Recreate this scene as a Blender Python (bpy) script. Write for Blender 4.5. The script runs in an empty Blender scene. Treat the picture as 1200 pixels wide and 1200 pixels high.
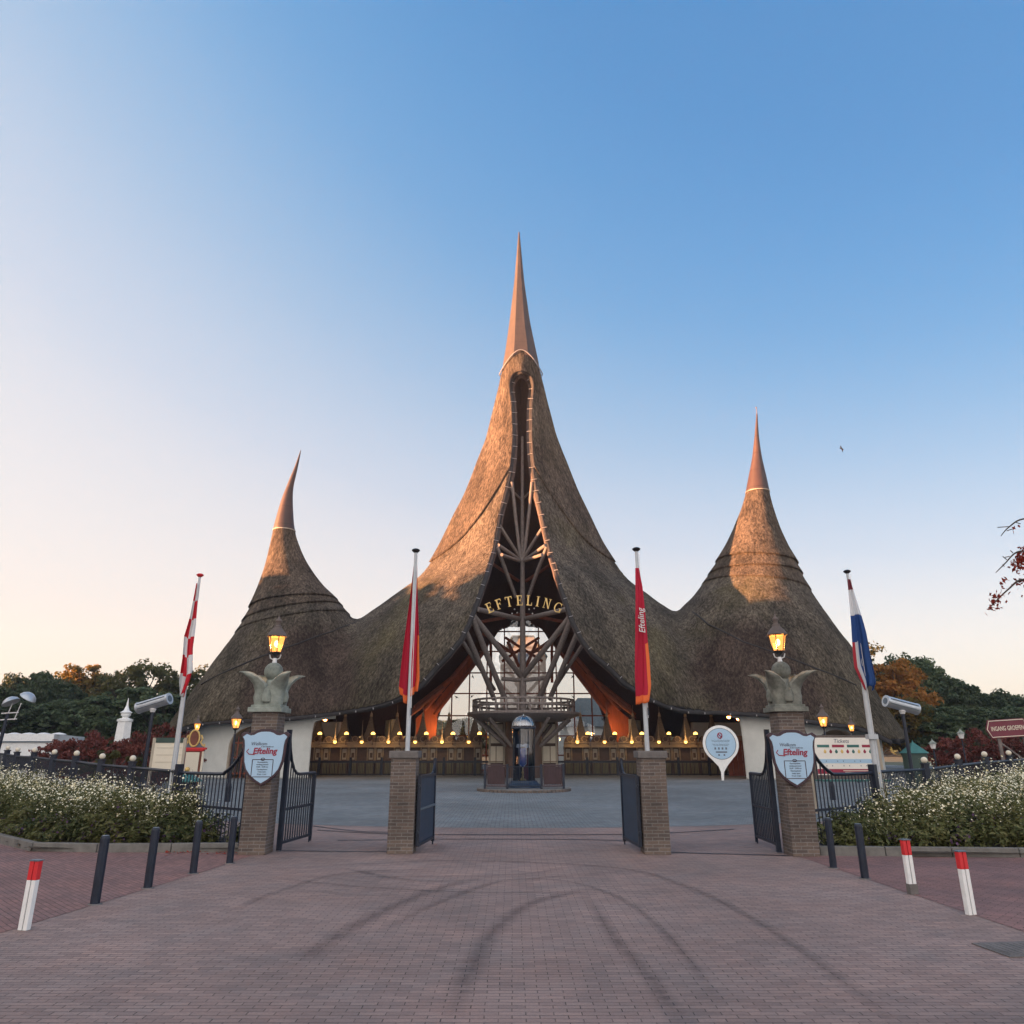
import bpy, bmesh, math, random
import numpy as np
from mathutils import Vector, Matrix

random.seed(7); RNG = np.random.default_rng(7)
S = bpy.context.scene
COL = S.collection
PI = math.pi; R = math.radians

# ------------------------------------------------------------------ camera model
F_PX, CU, CV, EYE = 850.0, 600.0, 600.0, 1.8
TH = math.atan(0.327); CT, ST = math.cos(TH), math.sin(TH)
def ray(u, v):
    yc = CV - v
    return Vector((u - CU, F_PX*CT - yc*ST, F_PX*ST + yc*CT))
def at(u, v, Y):
    d = ray(u, v); t = Y/d.y
    return Vector((d.x*t, Y, EYE + d.z*t))
def gnd(u, v, z=0.0):
    d = ray(u, v); t = (z - EYE)/d.z
    return Vector((d.x*t, d.y*t, z))

# ------------------------------------------------------------------ object helpers
def tag(o, label=None, cat=None, group=None, kind=None):
    if label: o['label'] = label
    if cat: o['category'] = cat
    if group: o['group'] = group
    if kind: o['kind'] = kind
    return o
def empty(name, loc=(0,0,0), rz=0.0, label=None, cat=None, group=None):
    o = bpy.data.objects.new(name, None); COL.objects.link(o)
    o.empty_display_size = 0.2
    o.location = loc; o.rotation_euler = (0, 0, rz)
    return tag(o, label, cat, group)
def copy_tree(o, parent=None):
    c = o.copy(); COL.objects.link(c)
    if parent is not None: c.parent = parent
    for ch in list(o.children): copy_tree(ch, c)
    return c
def link(name, me, mats, parent=None, loc=None):
    if not isinstance(mats, (list, tuple)): mats = [mats]
    for m in mats: me.materials.append(m)
    o = bpy.data.objects.new(name, me); COL.objects.link(o)
    if parent is not None: o.parent = parent
    if loc is not None: o.location = loc
    return o
def np_mesh(name, V, Fc, mats, parent=None, mi=None, smooth=False, loc=None):
    V = np.asarray(V, dtype=np.float32); Fc = np.asarray(Fc, dtype=np.int32)
    me = bpy.data.meshes.new(name)
    n, k = Fc.shape
    me.vertices.add(len(V)); me.vertices.foreach_set('co', V.ravel())
    me.loops.add(n*k); me.loops.foreach_set('vertex_index', Fc.ravel())
    me.polygons.add(n); me.polygons.foreach_set('loop_start', np.arange(0, n*k, k, dtype=np.int32))
    if mi is not None: me.polygons.foreach_set('material_index', np.asarray(mi, dtype=np.int32))
    me.polygons.foreach_set('use_smooth', np.full(n, smooth))
    me.update(calc_edges=True); me.validate()
    return link(name, me, mats, parent, loc)

class MB:
    def __init__(self): self.v = []; self.f = []; self.m = []; self.uv = {}
    def add(self, vs, fs, m=0, M=None):
        b = len(self.v)
        for p in vs:
            p = Vector(p)
            self.v.append(M @ p if M is not None else p)
        for f in fs: self.f.append([b+i for i in f]); self.m.append(m)
        return self
    def box(self, c, s, rz=0.0, m=0, M=None, taper=1.0):
        hx, hy, hz = s[0]/2, s[1]/2, s[2]/2
        vs = [(x*(taper if z > 0 else 1), y*(taper if z > 0 else 1), z) for z in (-hz, hz) for x, y in ((-hx,-hy),(hx,-hy),(hx,hy),(-hx,hy))]
        T = Matrix.Translation(Vector(c)) @ Matrix.Rotation(rz, 4, 'Z')
        if M is not None: T = M @ T
        return self.add(vs, [(3,2,1,0),(4,5,6,7),(0,1,5,4),(1,2,6,5),(2,3,7,6),(3,0,4,7)], m, T)
    def tube(self, pts, r, n=8, m=0, cap=True, closed=False, sq=False):
        pts = [Vector(p) for p in pts]; k = len(pts)
        rs = r if isinstance(r, (list, tuple)) else [r]*k
        b = len(self.v); prevx = None
        for i, p in enumerate(pts):
            if closed: d = pts[(i+1) % k] - pts[i-1]
            else: d = pts[min(i+1, k-1)] - pts[max(i-1, 0)]
            d = d.normalized() if d.length > 1e-9 else Vector((0,0,1))
            if prevx is None:
                h = Vector((0,0,1)) if abs(d.z) < 0.9 else Vector((0,1,0))
                x = d.cross(h).normalized()
            else:
                x = prevx - d*prevx.dot(d)
                x = x.normalized() if x.length > 1e-6 else d.orthogonal().normalized()
            prevx = x; y = d.cross(x)
            for j in range(n):
                a = 2*PI*(j + (0.5 if sq else 0))/n
                self.v.append(p + (x*math.cos(a) + y*math.sin(a))*rs[i])
        kk = k if closed else k-1
        for i in range(kk):
            i2 = (i+1) % k
            for j in range(n):
                j2 = (j+1) % n
                self.f.append([b+i*n+j, b+i2*n+j, b+i2*n+j2, b+i*n+j2]); self.m.append(m)
        if cap and not closed:
            self.f.append([b+j for j in range(n)]); self.m.append(m)
            self.f.append([b+(k-1)*n+j for j in reversed(range(n))]); self.m.append(m)
        return self
    def lathe(self, prof, n=16, c=(0,0,0), m=0, ph=0.0, M=None, sx=1.0, sy=1.0, a0=0.0, a1=2*PI):
        full = abs(a1-a0-2*PI) < 1e-6; cols = n if full else n+1
        vs = []; fs = []
        for (r, z) in prof:
            for j in range(cols):
                a = ph + a0 + (a1-a0)*j/n
                vs.append((c[0]+r*math.cos(a)*sx, c[1]+r*math.sin(a)*sy, c[2]+z))
        for i in range(len(prof)-1):
            for j in range(n):
                j2 = (j+1) % cols
                fs.append((i*cols+j, i*cols+j2, (i+1)*cols+j2, (i+1)*cols+j))
        if full:
            if prof[0][0] > 1e-4: fs.append(tuple(reversed(range(n))))
            if prof[-1][0] > 1e-4: fs.append(tuple(range((len(prof)-1)*n, len(prof)*n)))
        return self.add(vs, fs, m, M)
    def sphere(self, c, r, n=16, k=10, m=0, sz=1.0):
        return self.lathe([(max(1e-5, r*math.sin(PI*i/k)), -r*sz*math.cos(PI*i/k)) for i in range(k+1)], n, c, m)
    def prism(self, poly, y0, y1, m=0, M=None):            # outline in xz, extruded along y
        n = len(poly)
        vs = [(x, y0, z) for x, z in poly] + [(x, y1, z) for x, z in poly]
        fs = [tuple(range(n)), tuple(reversed(range(n, 2*n)))]
        fs += [(i, i+n, (i+1) % n + n, (i+1) % n) for i in range(n)]
        return self.add(vs, fs, m, M)
    def build(self, name, mats, parent=None, loc=None, smooth=None, bevel=0.0):
        me = bpy.data.meshes.new(name)
        me.from_pydata([tuple(p) for p in self.v], [], self.f)
        me.polygons.foreach_set('material_index', np.array(self.m, dtype=np.int32))
        bm = bmesh.new(); bm.from_mesh(me)
        bmesh.ops.remove_doubles(bm, verts=bm.verts, dist=1e-5)
        bmesh.ops.recalc_face_normals(bm, faces=bm.faces)
        bm.to_mesh(me); bm.free()
        if smooth is not None:
            me.polygons.foreach_set('use_smooth', np.full(len(me.polygons), True))
            me.set_sharp_from_angle(angle=R(smooth))
        o = link(name, me, mats, parent, loc)
        if bevel > 0:
            b = o.modifiers.new('bevel', 'BEVEL'); b.width = bevel; b.segments = 2; b.limit_method = 'ANGLE'; b.harden_normals = False
        return o

# ------------------------------------------------------------------ materials
def nt(name):
    m = bpy.data.materials.new(name); m.use_nodes = True
    t = m.node_tree; b = t.nodes['Principled BSDF']
    return m, t, b
def nn(t, typ, **kw):
    n = t.nodes.new(typ)
    for k, v in kw.items():
        if k.startswith('i_'):
            key = k[2:]
            n.inputs[int(key) if key.isdigit() else key.replace('_', ' ')].default_value = v
        else: setattr(n, k, v)
    return n
def c4(c): return (c[0], c[1], c[2], 1.0)
def mixc(t, fac, a, b, mode='MIX'):
    n = nn(t, 'ShaderNodeMix', data_type='RGBA', blend_type=mode)
    for s, x in ((0, fac), (6, a), (7, b)):
        if hasattr(x, 'is_output'): t.links.new(x, n.inputs[s])
        else: n.inputs[s].default_value = c4(x) if isinstance(x, tuple) else x
    return n.outputs[2]
def coords(t, scale=(1,1,1), kind='Object', rot=(0,0,0)):
    tc = nn(t, 'ShaderNodeTexCoord'); mp = nn(t, 'ShaderNodeMapping')
    mp.inputs['Scale'].default_value = scale; mp.inputs['Rotation'].default_value = rot
    t.links.new(tc.outputs[kind], mp.inputs['Vector']); return mp.outputs[0]
def ntex(t, vec, scale, detail=4, rough=0.6, dist=0.0):
    n = nn(t, 'ShaderNodeTexNoise', i_Scale=scale, i_Detail=detail, i_Roughness=rough, i_Distortion=dist)
    t.links.new(vec, n.inputs['Vector']); return n.outputs[0]
def ramp(t, fac, p0, p1, a=(0,0,0), b=(1,1,1)):
    r = nn(t, 'ShaderNodeValToRGB'); e = r.color_ramp.elements
    e[0].position = p0; e[1].position = p1; e[0].color = c4(a); e[1].color = c4(b)
    t.links.new(fac, r.inputs[0]); return r.outputs[0]
def bump(t, b, h, strength=0.4, dist=0.02):
    n = nn(t, 'ShaderNodeBump', i_Strength=strength, i_Distance=dist)
    t.links.new(h, n.inputs['Height']); t.links.new(n.outputs[0], b.inputs['Normal'])
def mat(name, col, rough=0.6, metal=0.0, var=0.25, scale=6.0, bmp=0.0, col2=None, bd=0.01, vscale=(1,1,1), spec=None):
    m, t, b = nt(name); v = coords(t, vscale)
    f = ntex(t, v, scale, 6, 0.65)
    f2 = ramp(t, f, 0.3, 0.7)
    lo = tuple(c*(1-var) for c in col); hi = col2 if col2 else tuple(min(1, c*(1+var)) for c in col)
    t.links.new(mixc(t, f2, lo, hi), b.inputs['Base Color'])
    b.inputs['Roughness'].default_value = rough; b.inputs['Metallic'].default_value = metal
    if spec is not None: b.inputs['Specular IOR Level'].default_value = spec
    if bmp: bump(t, b, ntex(t, v, scale*5, 5, 0.7), bmp, bd)
    return m
def emit(name, col, strength):
    m, t, b = nt(name)
    b.inputs['Base Color'].default_value = c4(col)
    b.inputs['Emission Color'].default_value = c4(col); b.inputs['Emission Strength'].default_value = strength
    return m
def glass(name, tint=(0.9,0.95,1.0), refl=0.12, rough=0.02):
    m, t, b = nt(name); t.nodes.remove(b)
    out = t.nodes['Material Output']
    tr = nn(t, 'ShaderNodeBsdfTransparent', i_Color=c4(tint)); gl = nn(t, 'ShaderNodeBsdfGlossy', i_Roughness=rough)
    fr = nn(t, 'ShaderNodeFresnel', i_IOR=1.5); ad = nn(t, 'ShaderNodeMath', operation='ADD', use_clamp=True); ad.inputs[1].default_value = refl-0.04
    t.links.new(fr.outputs[0], ad.inputs[0])
    mx = nn(t, 'ShaderNodeMixShader')
    t.links.new(ad.outputs[0], mx.inputs[0]); t.links.new(tr.outputs[0], mx.inputs[1]); t.links.new(gl.outputs[0], mx.inputs[2])
    t.links.new(mx.outputs[0], out.inputs[0]); return m
def brick_mat(name, c1, c2, mortar, bw, bh, ground=False, rot=0.0, offset=0.5, rough=0.85, msize=0.006, stain=0.35, stain_scale=0.5, bstr=0.5, dark=None):
    m, t, b = nt(name)
    tc = nn(t, 'ShaderNodeTexCoord')
    if ground:
        mp = nn(t, 'ShaderNodeMapping'); mp.inputs['Rotation'].default_value = (0, 0, rot)
        t.links.new(tc.outputs['Object'], mp.inputs[0]); vec = mp.outputs[0]
    else:
        sx = nn(t, 'ShaderNodeSeparateXYZ'); t.links.new(tc.outputs['Object'], sx.inputs[0])
        ad = nn(t, 'ShaderNodeMath', operation='ADD'); t.links.new(sx.outputs[0], ad.inputs[0]); t.links.new(sx.outputs[1], ad.inputs[1])
        cb = nn(t, 'ShaderNodeCombineXYZ'); t.links.new(ad.outputs[0], cb.inputs[0]); t.links.new(sx.outputs[2], cb.inputs[1]); vec = cb.outputs[0]
    # slightly wobble the joints
    nz = nn(t, 'ShaderNodeTexNoise', i_Scale=3.0, i_Detail=2.0); t.links.new(vec, nz.inputs['Vector'])
    sb = nn(t, 'ShaderNodeVectorMath', operation='SUBTRACT'); sb.inputs[1].default_value = (0.5,0.5,0.5); t.links.new(nz.outputs[1], sb.inputs[0])
    sc = nn(t, 'ShaderNodeVectorMath', operation='SCALE'); sc.inputs['Scale'].default_value = bh*0.35; t.links.new(sb.outputs[0], sc.inputs[0])
    av = nn(t, 'ShaderNodeVectorMath', operation='ADD'); t.links.new(vec, av.inputs[0]); t.links.new(sc.outputs[0], av.inputs[1])
    br = nn(t, 'ShaderNodeTexBrick', offset=offset, i_Color1=c4(c1), i_Color2=c4(c2), i_Mortar=c4(mortar), i_Scale=1.0)
    if ground:
        jn = ramp(t, ntex(t, vec, 3.5, 5, 0.75), 0.42, 0.6)
        t.links.new(mixc(t, jn, tuple(0.5*c for c in mortar), tuple(0.78*c for c in c2)), br.inputs['Mortar'])
    br.inputs['Mortar Size'].default_value = msize; br.inputs['Mortar Smooth'].default_value = 0.3; br.inputs['Bias'].default_value = 0.0
    br.inputs['Brick Width'].default_value = bw; br.inputs['Row Height'].default_value = bh
    t.links.new(av.outputs[0], br.inputs['Vector'])
    col = br.outputs[0]
    if dark is not None:                                   # a second brick layer picks out the odd burnt brick
        b2 = nn(t, 'ShaderNodeTexBrick', offset=offset, i_Color1=(0,0,0,1), i_Color2=(1,1,1,1), i_Mortar=(0,0,0,1), i_Scale=1.0)
        b2.inputs['Mortar Size'].default_value = 0.0; b2.inputs['Bias'].default_value = 0.0
        b2.inputs['Brick Width'].default_value = bw; b2.inputs['Row Height'].default_value = bh
        t.links.new(av.outputs[0], b2.inputs['Vector'])
        col = mixc(t, ramp(t, b2.outputs[0], 0.86, 0.95), col, dark)
    st = ramp(t, ntex(t, coords(t), stain_scale, 6, 0.6), 0.35, 0.7)
    col2 = mixc(t, st, tuple([1-stain]*3), (1.0,1.0,1.0))
    fin = mixc(t, 1.0, col, col2, 'MULTIPLY')
    if ground: fin = mixc(t, 1.0, fin, ramp(t, ntex(t, coords(t), 1.1, 7, 0.7), 0.3, 0.7, (0.84,0.90,0.92), (1.14,1.04,0.98)), 'MULTIPLY')
    grain = ramp(t, ntex(t, coords(t), 45.0, 4, 0.7), 0.3, 0.75, (0.8,0.8,0.8), (1.12,1.12,1.12))
    t.links.new(mixc(t, 1.0, fin, grain, 'MULTIPLY'), b.inputs['Base Color'])
    b.inputs['Roughness'].default_value = rough
    inv = nn(t, 'ShaderNodeMath', operation='SUBTRACT'); inv.inputs[0].default_value = 1.0; t.links.new(br.outputs[1], inv.inputs[1])
    bump(t, b, inv.outputs[0], bstr, 0.008)
    return m
def leaf_mat(name, cols, trans=0.35, scale=0.6, rough=0.6):
    m, t, b = nt(name); v = coords(t)
    f = ntex(t, v, scale, 3, 0.6); f3 = ntex(t, v, scale*14, 2, 0.5)
    c = mixc(t, ramp(t, f, 0.35, 0.65), cols[0], cols[1])
    c = mixc(t, ramp(t, f3, 0.5, 0.72), c, cols[2])
    oi = nn(t, 'ShaderNodeObjectInfo')
    hs = nn(t, 'ShaderNodeHueSaturation'); mr = nn(t, 'ShaderNodeMapRange'); mr.inputs[3].default_value = 0.75; mr.inputs[4].default_value = 1.25
    t.links.new(oi.outputs['Random'], mr.inputs[0]); t.links.new(mr.outputs[0], hs.inputs['Value']); t.links.new(c, hs.inputs['Color'])
    c = hs.outputs[0]
    t.links.new(c, b.inputs['Base Color']); b.inputs['Roughness'].default_value = rough
    b.inputs['Specular IOR Level'].default_value = 0.2
    tl = nn(t, 'ShaderNodeBsdfTranslucent'); t.links.new(c, tl.inputs[0])
    mx = nn(t, 'ShaderNodeMixShader'); mx.inputs[0].default_value = trans
    out = t.nodes['Material Output']
    t.links.new(b.outputs[0], mx.inputs[1]); t.links.new(tl.outputs[0], mx.inputs[2]); t.links.new(mx.outputs[0], out.inputs[0])
    return m
def thatch_mat(name, c1, c2, moss, mossamt=0.5, bays=False):
    m, t, b = nt(name)
    v = coords(t, (1,1,0.22)); v0 = coords(t)
    f = ntex(t, v, 6.5, 8, 0.72)
    col = mixc(t, ramp(t, f, 0.40, 0.62), c1, c2)
    ms = ramp(t, ntex(t, v0, 0.16, 5, 0.6, 0.3), 0.52, 0.74, (0,0,0), (mossamt,)*3)
    col = mixc(t, ms, col, moss)
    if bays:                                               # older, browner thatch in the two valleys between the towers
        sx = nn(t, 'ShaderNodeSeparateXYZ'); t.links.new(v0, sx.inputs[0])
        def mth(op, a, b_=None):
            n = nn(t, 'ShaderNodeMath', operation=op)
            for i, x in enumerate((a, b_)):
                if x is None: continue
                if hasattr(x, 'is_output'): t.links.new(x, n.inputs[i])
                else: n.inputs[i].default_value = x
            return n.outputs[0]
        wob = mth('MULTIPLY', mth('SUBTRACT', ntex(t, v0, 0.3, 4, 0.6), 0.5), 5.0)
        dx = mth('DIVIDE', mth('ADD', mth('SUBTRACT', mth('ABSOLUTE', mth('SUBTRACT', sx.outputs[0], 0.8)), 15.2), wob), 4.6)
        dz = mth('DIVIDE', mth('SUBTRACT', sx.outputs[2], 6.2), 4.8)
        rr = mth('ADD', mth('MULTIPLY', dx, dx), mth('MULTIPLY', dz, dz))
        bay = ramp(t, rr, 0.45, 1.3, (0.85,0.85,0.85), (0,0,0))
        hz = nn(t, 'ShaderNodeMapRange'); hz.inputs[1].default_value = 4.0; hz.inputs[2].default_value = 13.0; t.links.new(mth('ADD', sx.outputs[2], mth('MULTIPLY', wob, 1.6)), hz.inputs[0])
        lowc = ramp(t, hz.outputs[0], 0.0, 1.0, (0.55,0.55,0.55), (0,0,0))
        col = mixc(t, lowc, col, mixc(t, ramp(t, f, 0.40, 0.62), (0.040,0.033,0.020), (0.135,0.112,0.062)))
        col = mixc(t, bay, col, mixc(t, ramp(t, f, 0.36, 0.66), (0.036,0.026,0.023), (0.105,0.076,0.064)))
    st = ramp(t, ntex(t, coords(t, (1,1,0.3)), 0.55, 5, 0.65), 0.38, 0.62, (0.55,0.55,0.56), (1.12,1.1,1.08))
    col = mixc(t, 1.0, col, st, 'MULTIPLY')
    fine = ntex(t, coords(t, (1,1,0.2)), 11.0, 7, 0.8)
    col = mixc(t, 1.0, col, ramp(t, fine, 0.34, 0.66, (0.42,0.42,0.42), (1.5,1.48,1.46)), 'MULTIPLY')
    t.links.new(col, b.inputs['Base Color']); b.inputs['Roughness'].default_value = 0.95
    b.inputs['Specular IOR Level'].default_value = 0.1
    hm = nn(t, 'ShaderNodeMath', operation='ADD'); t.links.new(fine, hm.inputs[0]); t.links.new(f, hm.inputs[1])
    bump(t, b, hm.outputs[0], 1.0, 0.13)
    return m

MT = {}
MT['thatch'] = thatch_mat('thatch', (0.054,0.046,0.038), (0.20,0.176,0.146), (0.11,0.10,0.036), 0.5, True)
MT['thatch_old'] = thatch_mat('thatch_weathered', (0.05,0.041,0.035), (0.18,0.147,0.115), (0.10,0.09,0.04), 0.25)
MT['ridge'] = mat('dark ridge capping', (0.11,0.088,0.08), 0.8, 0, 0.3, 3, 0.3)
MT['copper'] = mat('brown spire cladding', (0.15,0.10,0.075), 0.55, 0.0, 0.35, 1.2, 0.2, vscale=(1,1,0.3))
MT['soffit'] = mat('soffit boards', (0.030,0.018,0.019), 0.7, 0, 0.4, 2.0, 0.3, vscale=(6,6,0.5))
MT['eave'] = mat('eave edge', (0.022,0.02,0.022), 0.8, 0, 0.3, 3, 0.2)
MT['whitemetal'] = mat('pale metal', (0.62,0.62,0.62), 0.45, 0.0, 0.12, 8)
MT['log'] = mat('grey log', (0.16,0.135,0.125), 0.85, 0, 0.4, 4, 0.5, vscale=(4,4,0.6), bd=0.02)
MT['redbeam'] = mat('red brown beam', (0.16,0.05,0.03), 0.75, 0, 0.3, 3, 0.2)
MT['plaster'] = mat('white plaster', (0.52,0.53,0.50), 0.85, 0, 0.08, 1.5, 0.1)
MT['trim'] = mat('beige trim', (0.38,0.33,0.26), 0.8, 0, 0.15, 3, 0.1)
MT['tan'] = mat('tan booth paint', (0.23,0.17,0.115), 0.7, 0, 0.18, 3, 0.1)
MT['booth_dark'] = mat('brown booth joinery', (0.085,0.055,0.045), 0.7, 0, 0.25, 3, 0.1)
MT['booth_roof'] = mat('grey shingle cone', (0.085,0.07,0.062), 0.8, 0, 0.35, 10, 0.4)
MT['panel'] = mat('olive booth panel', (0.17,0.155,0.095), 0.75, 0, 0.15, 2)
MT['iron'] = mat('blue black iron', (0.013,0.019,0.034), 0.45, 0.0, 0.3, 6, spec=0.35)
MT['gatepanel'] = mat('navy gate sheet', (0.016,0.036,0.070), 0.5, 0.0, 0.2, 3, spec=0.35)
MT['rail'] = mat('worn grey rail', (0.08,0.11,0.14), 0.5, 0, 0.2, 5)
MT['stone'] = mat('weathered green stone', (0.17,0.20,0.175), 0.9, 0, 0.35, 4, 0.6, col2=(0.31,0.35,0.31))
MT['stone_dark'] = mat('lichened grey stone', (0.10,0.11,0.095), 0.9, 0, 0.4, 4, 0.6, col2=(0.24,0.25,0.215))
MT['cap'] = mat('grey cap stone', (0.13,0.12,0.115), 0.9, 0, 0.35, 5, 0.4)
MT['brick'] = brick_mat('pillar brick', (0.19,0.14,0.112), (0.105,0.083,0.074), (0.23,0.215,0.20), 0.21, 0.058, msize=0.007, stain=0.45, stain_scale=1.6)
MT['road'] = brick_mat('road clinker', (0.36,0.262,0.235), (0.265,0.192,0.176), (0.145,0.108,0.10), 0.20, 0.07, ground=True, msize=0.0045, stain=0.32, stain_scale=0.3, bstr=0.7)
MT['walk'] = brick_mat('pavement clinker', (0.30,0.165,0.15), (0.215,0.12,0.112), (0.11,0.07,0.068), 0.20, 0.07, ground=True, rot=R(45), msize=0.006, stain=0.25, stain_scale=0.5)
MT['plaza'] = brick_mat('plaza setts', (0.27,0.305,0.32), (0.19,0.218,0.235), (0.11,0.125,0.135), 0.21, 0.105, ground=True, msize=0.014, stain=0.38, stain_scale=0.22)
MT['soil'] = mat('soil', (0.045,0.035,0.025), 0.95, 0, 0.4, 3, 0.5)
MT['grass'] = mat('far ground', (0.06,0.07,0.035), 0.95, 0, 0.4, 0.5, 0.3)
MT['kerb'] = mat('concrete kerb', (0.15,0.145,0.135), 0.9, 0, 0.25, 5, 0.3)
MT['white'] = mat('white paint', (0.72,0.73,0.72), 0.5, 0, 0.08, 6)
MT['red'] = mat('red paint', (0.55,0.02,0.025), 0.5, 0, 0.12, 6)
MT['black'] = mat('black paint', (0.012,0.012,0.014), 0.5, 0, 0.2, 6)
MT['steel'] = mat('grey steel', (0.42,0.46,0.5), 0.35, 0.5, 0.12, 5)
MT['pole'] = mat('pale pole', (0.42,0.46,0.49), 0.4, 0.0, 0.12, 5)
MT['signblue'] = mat('pale blue sign face', (0.33,0.49,0.64), 0.45, 0, 0.05, 2)
MT['signtext'] = mat('grey sign text', (0.10,0.12,0.16), 0.6, 0, 0.05, 2)
MT['maroon'] = mat('maroon', (0.13,0.012,0.03), 0.45, 0, 0.1, 3)
MT['darkframe'] = mat('dark plum frame', (0.035,0.014,0.024), 0.45, 0, 0.15, 3)
MT['darkrail'] = mat('dark brown plum iron', (0.06,0.032,0.036), 0.5, 0, 0.2, 4)
MT['lining'] = mat('glow tinted lining boards', (0.17,0.05,0.022), 0.7, 0, 0.3, 2.0, 0.3, vscale=(6,6,0.5))  # orange counterpart of the dark soffit boards, warm glow painted into the colour
MT['reveal'] = mat('mouth lining', (0.085,0.06,0.055), 0.85, 0, 0.3, 3, 0.3)
MT['paper'] = mat('off white board', (0.72,0.69,0.63), 0.6, 0, 0.05, 2)
MT['clip'] = mat('dull clip metal', (0.26,0.25,0.25), 0.5, 0, 0.12, 8)
MT['crimson'] = mat('crimson lettering', (0.26,0.015,0.045), 0.5, 0, 0.1, 3)
MT['cream'] = mat('cream board', (0.66,0.60,0.48), 0.6, 0, 0.06, 2)
MT['gold'] = mat('gold', (0.58,0.40,0.14), 0.45, 0.3, 0.15, 6)
MT['green'] = mat('dark green paint', (0.02,0.05,0.04), 0.5, 0, 0.2, 4)
MT['teal'] = mat('teal roof paint', (0.03,0.13,0.12), 0.5, 0, 0.2, 4)
MT['bulb'] = emit('lamp bulb', (1.0,0.55,0.16), 2.6)
MT['globe'] = emit('yellow globe', (1.0,0.50,0.10), 0.75)
MT['lampglass'] = emit('lit lantern glass', (1.0,0.46,0.12), 0.75)
MT['spot'] = emit('orange spot', (1.0,0.28,0.05), 9.0)
MT['pane'] = glass('window pane', (0.93,0.95,0.96), 0.06)
MT['tint'] = glass('tinted kiosk glass', (0.55,0.63,0.74), 0.10)
MT['dome'] = glass('dome glass', (0.75,0.85,0.95), 0.3, 0.12)
MT['blue'] = mat('blue cloth', (0.02,0.07,0.28), 0.6, 0, 0.15, 6)
MT['bark'] = mat('bark', (0.06,0.045,0.035), 0.9, 0, 0.4, 6, 0.5)
MT['leaf_dark'] = leaf_mat('dark foliage', ((0.045,0.078,0.048),(0.085,0.115,0.055),(0.14,0.15,0.06)))
MT['leaf_mid'] = leaf_mat('mid foliage', ((0.065,0.085,0.04),(0.12,0.11,0.04),(0.19,0.14,0.045)), 0.55)
MT['leaf_autumn'] = leaf_mat('autumn foliage', ((0.30,0.14,0.035),(0.40,0.16,0.04),(0.24,0.18,0.045)), 0.45)
MT['leaf_yellow'] = leaf_mat('yellowing foliage', ((0.14,0.12,0.035),(0.24,0.14,0.035),(0.09,0.10,0.035)), 0.55)
MT['leaf_red'] = leaf_mat('red shrub foliage', ((0.11,0.032,0.026),(0.17,0.05,0.035),(0.08,0.03,0.03)), 0.3, 1.5)
MT['leaf_maple'] = leaf_mat('red maple leaf', ((0.30,0.035,0.022),(0.42,0.07,0.04),(0.20,0.02,0.02)), 0.45, 3)
MT['leaf_bed'] = leaf_mat('flower bed leaf', ((0.055,0.078,0.028),(0.14,0.145,0.05),(0.24,0.22,0.10)), 0.3, 1.2)
MT['flower'] = mat('white aster', (0.78,0.74,0.55), 0.8, 0, 0.15, 9)
MT['flower_purple'] = mat('purple heather', (0.10,0.05,0.12), 0.8, 0, 0.3, 9)
MT['roofslate'] = mat('grey slate roof', (0.10,0.125,0.135), 0.7, 0, 0.25, 3, 0.2)
MT['pinkwall'] = mat('pale brick gable', (0.30,0.245,0.20), 0.85, 0, 0.15, 2)
# ------------------------------------------------------------------ the thatched building: implicit tents
YC = 57.0
def xz(u, v, Y=YC):
    p = at(u, v, Y); return p.x, p.z
def tower_profile(rows, base):
    zs, cs, rs = [], [], []
    for v, L, Rr in rows:
        xl, z = xz(L, v); xr, _ = xz(Rr, v)
        zs.append(z); cs.append((xl+xr)/2); rs.append((xr-xl)/2)
    for z, c, r in base: zs.append(z); cs.append(c); rs.append(r)
    o = np.argsort(zs); zs, cs, rs = np.array(zs)[o], np.array(cs)[o], np.array(rs)[o]
    Zd = np.arange(zs[0]-1.5, zs[-1]+1.55, 0.1); kn = np.exp(-0.5*(np.arange(-12, 13)/5.5)**2); kn /= kn.sum()
    def sm(y):                                              # linear fit through the samples, rounded off along the height
        d0 = (y[1]-y[0])/(zs[1]-zs[0]); d1 = (y[-1]-y[-2])/(zs[-1]-zs[-2])
        q = np.interp(Zd, zs, y); q = np.where(Zd < zs[0], y[0]+(Zd-zs[0])*d0, q); q = np.where(Zd > zs[-1], y[-1]+(Zd-zs[-1])*d1, q)
        return np.convolve(q, kn, 'same')
    k = (Zd >= zs[0]) & (Zd <= zs[-1]+0.05)
    return Zd[k], sm(cs)[k], np.maximum(sm(rs)[k], 0.02)
cen = tower_profile([(272,607.8,608.6),(330,603,614),(380,597,621),(418,591.5,629),(437,588,633),(510,572,651),(575,547,676),(640,516,707.5),
    (660,504,720),(680,488,735),(697,463,760)], [(11.6,0.8,12.6),(9.6,0.8,15.6),(7.6,0.8,18.6),(5.5,0.8,21.0),(3.5,0.8,22.6),(1.0,0.8,24.5)])
lef = tower_profile([(527,352.2,353.2),(547,346,348.7),(575,334,342.6),(598,326,343),(622.5,320.5,345),(640,317.7,349.6),(663,313.5,359.7),
    (687,307,377),(713.5,298.5,404),(733,288.5,420),(780,258,445)], [(4.9,-16.3,8.05),(3.4,-16.3,8.75),(1.0,-16.3,9.6)])
rig = tower_profile([(485,886.6,887.4),(515,884.3,889.3),(545,880.5,894),(577.5,875,901),(595,870,905),(620,861,911),(645,849.5,920),
    (670,835,932.5),(695,816,944),(712,798,953),(770,761,991)], [(4.9,17.8,9.3),(3.4,17.8,10.2),(1.0,17.8,11.2)])
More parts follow.
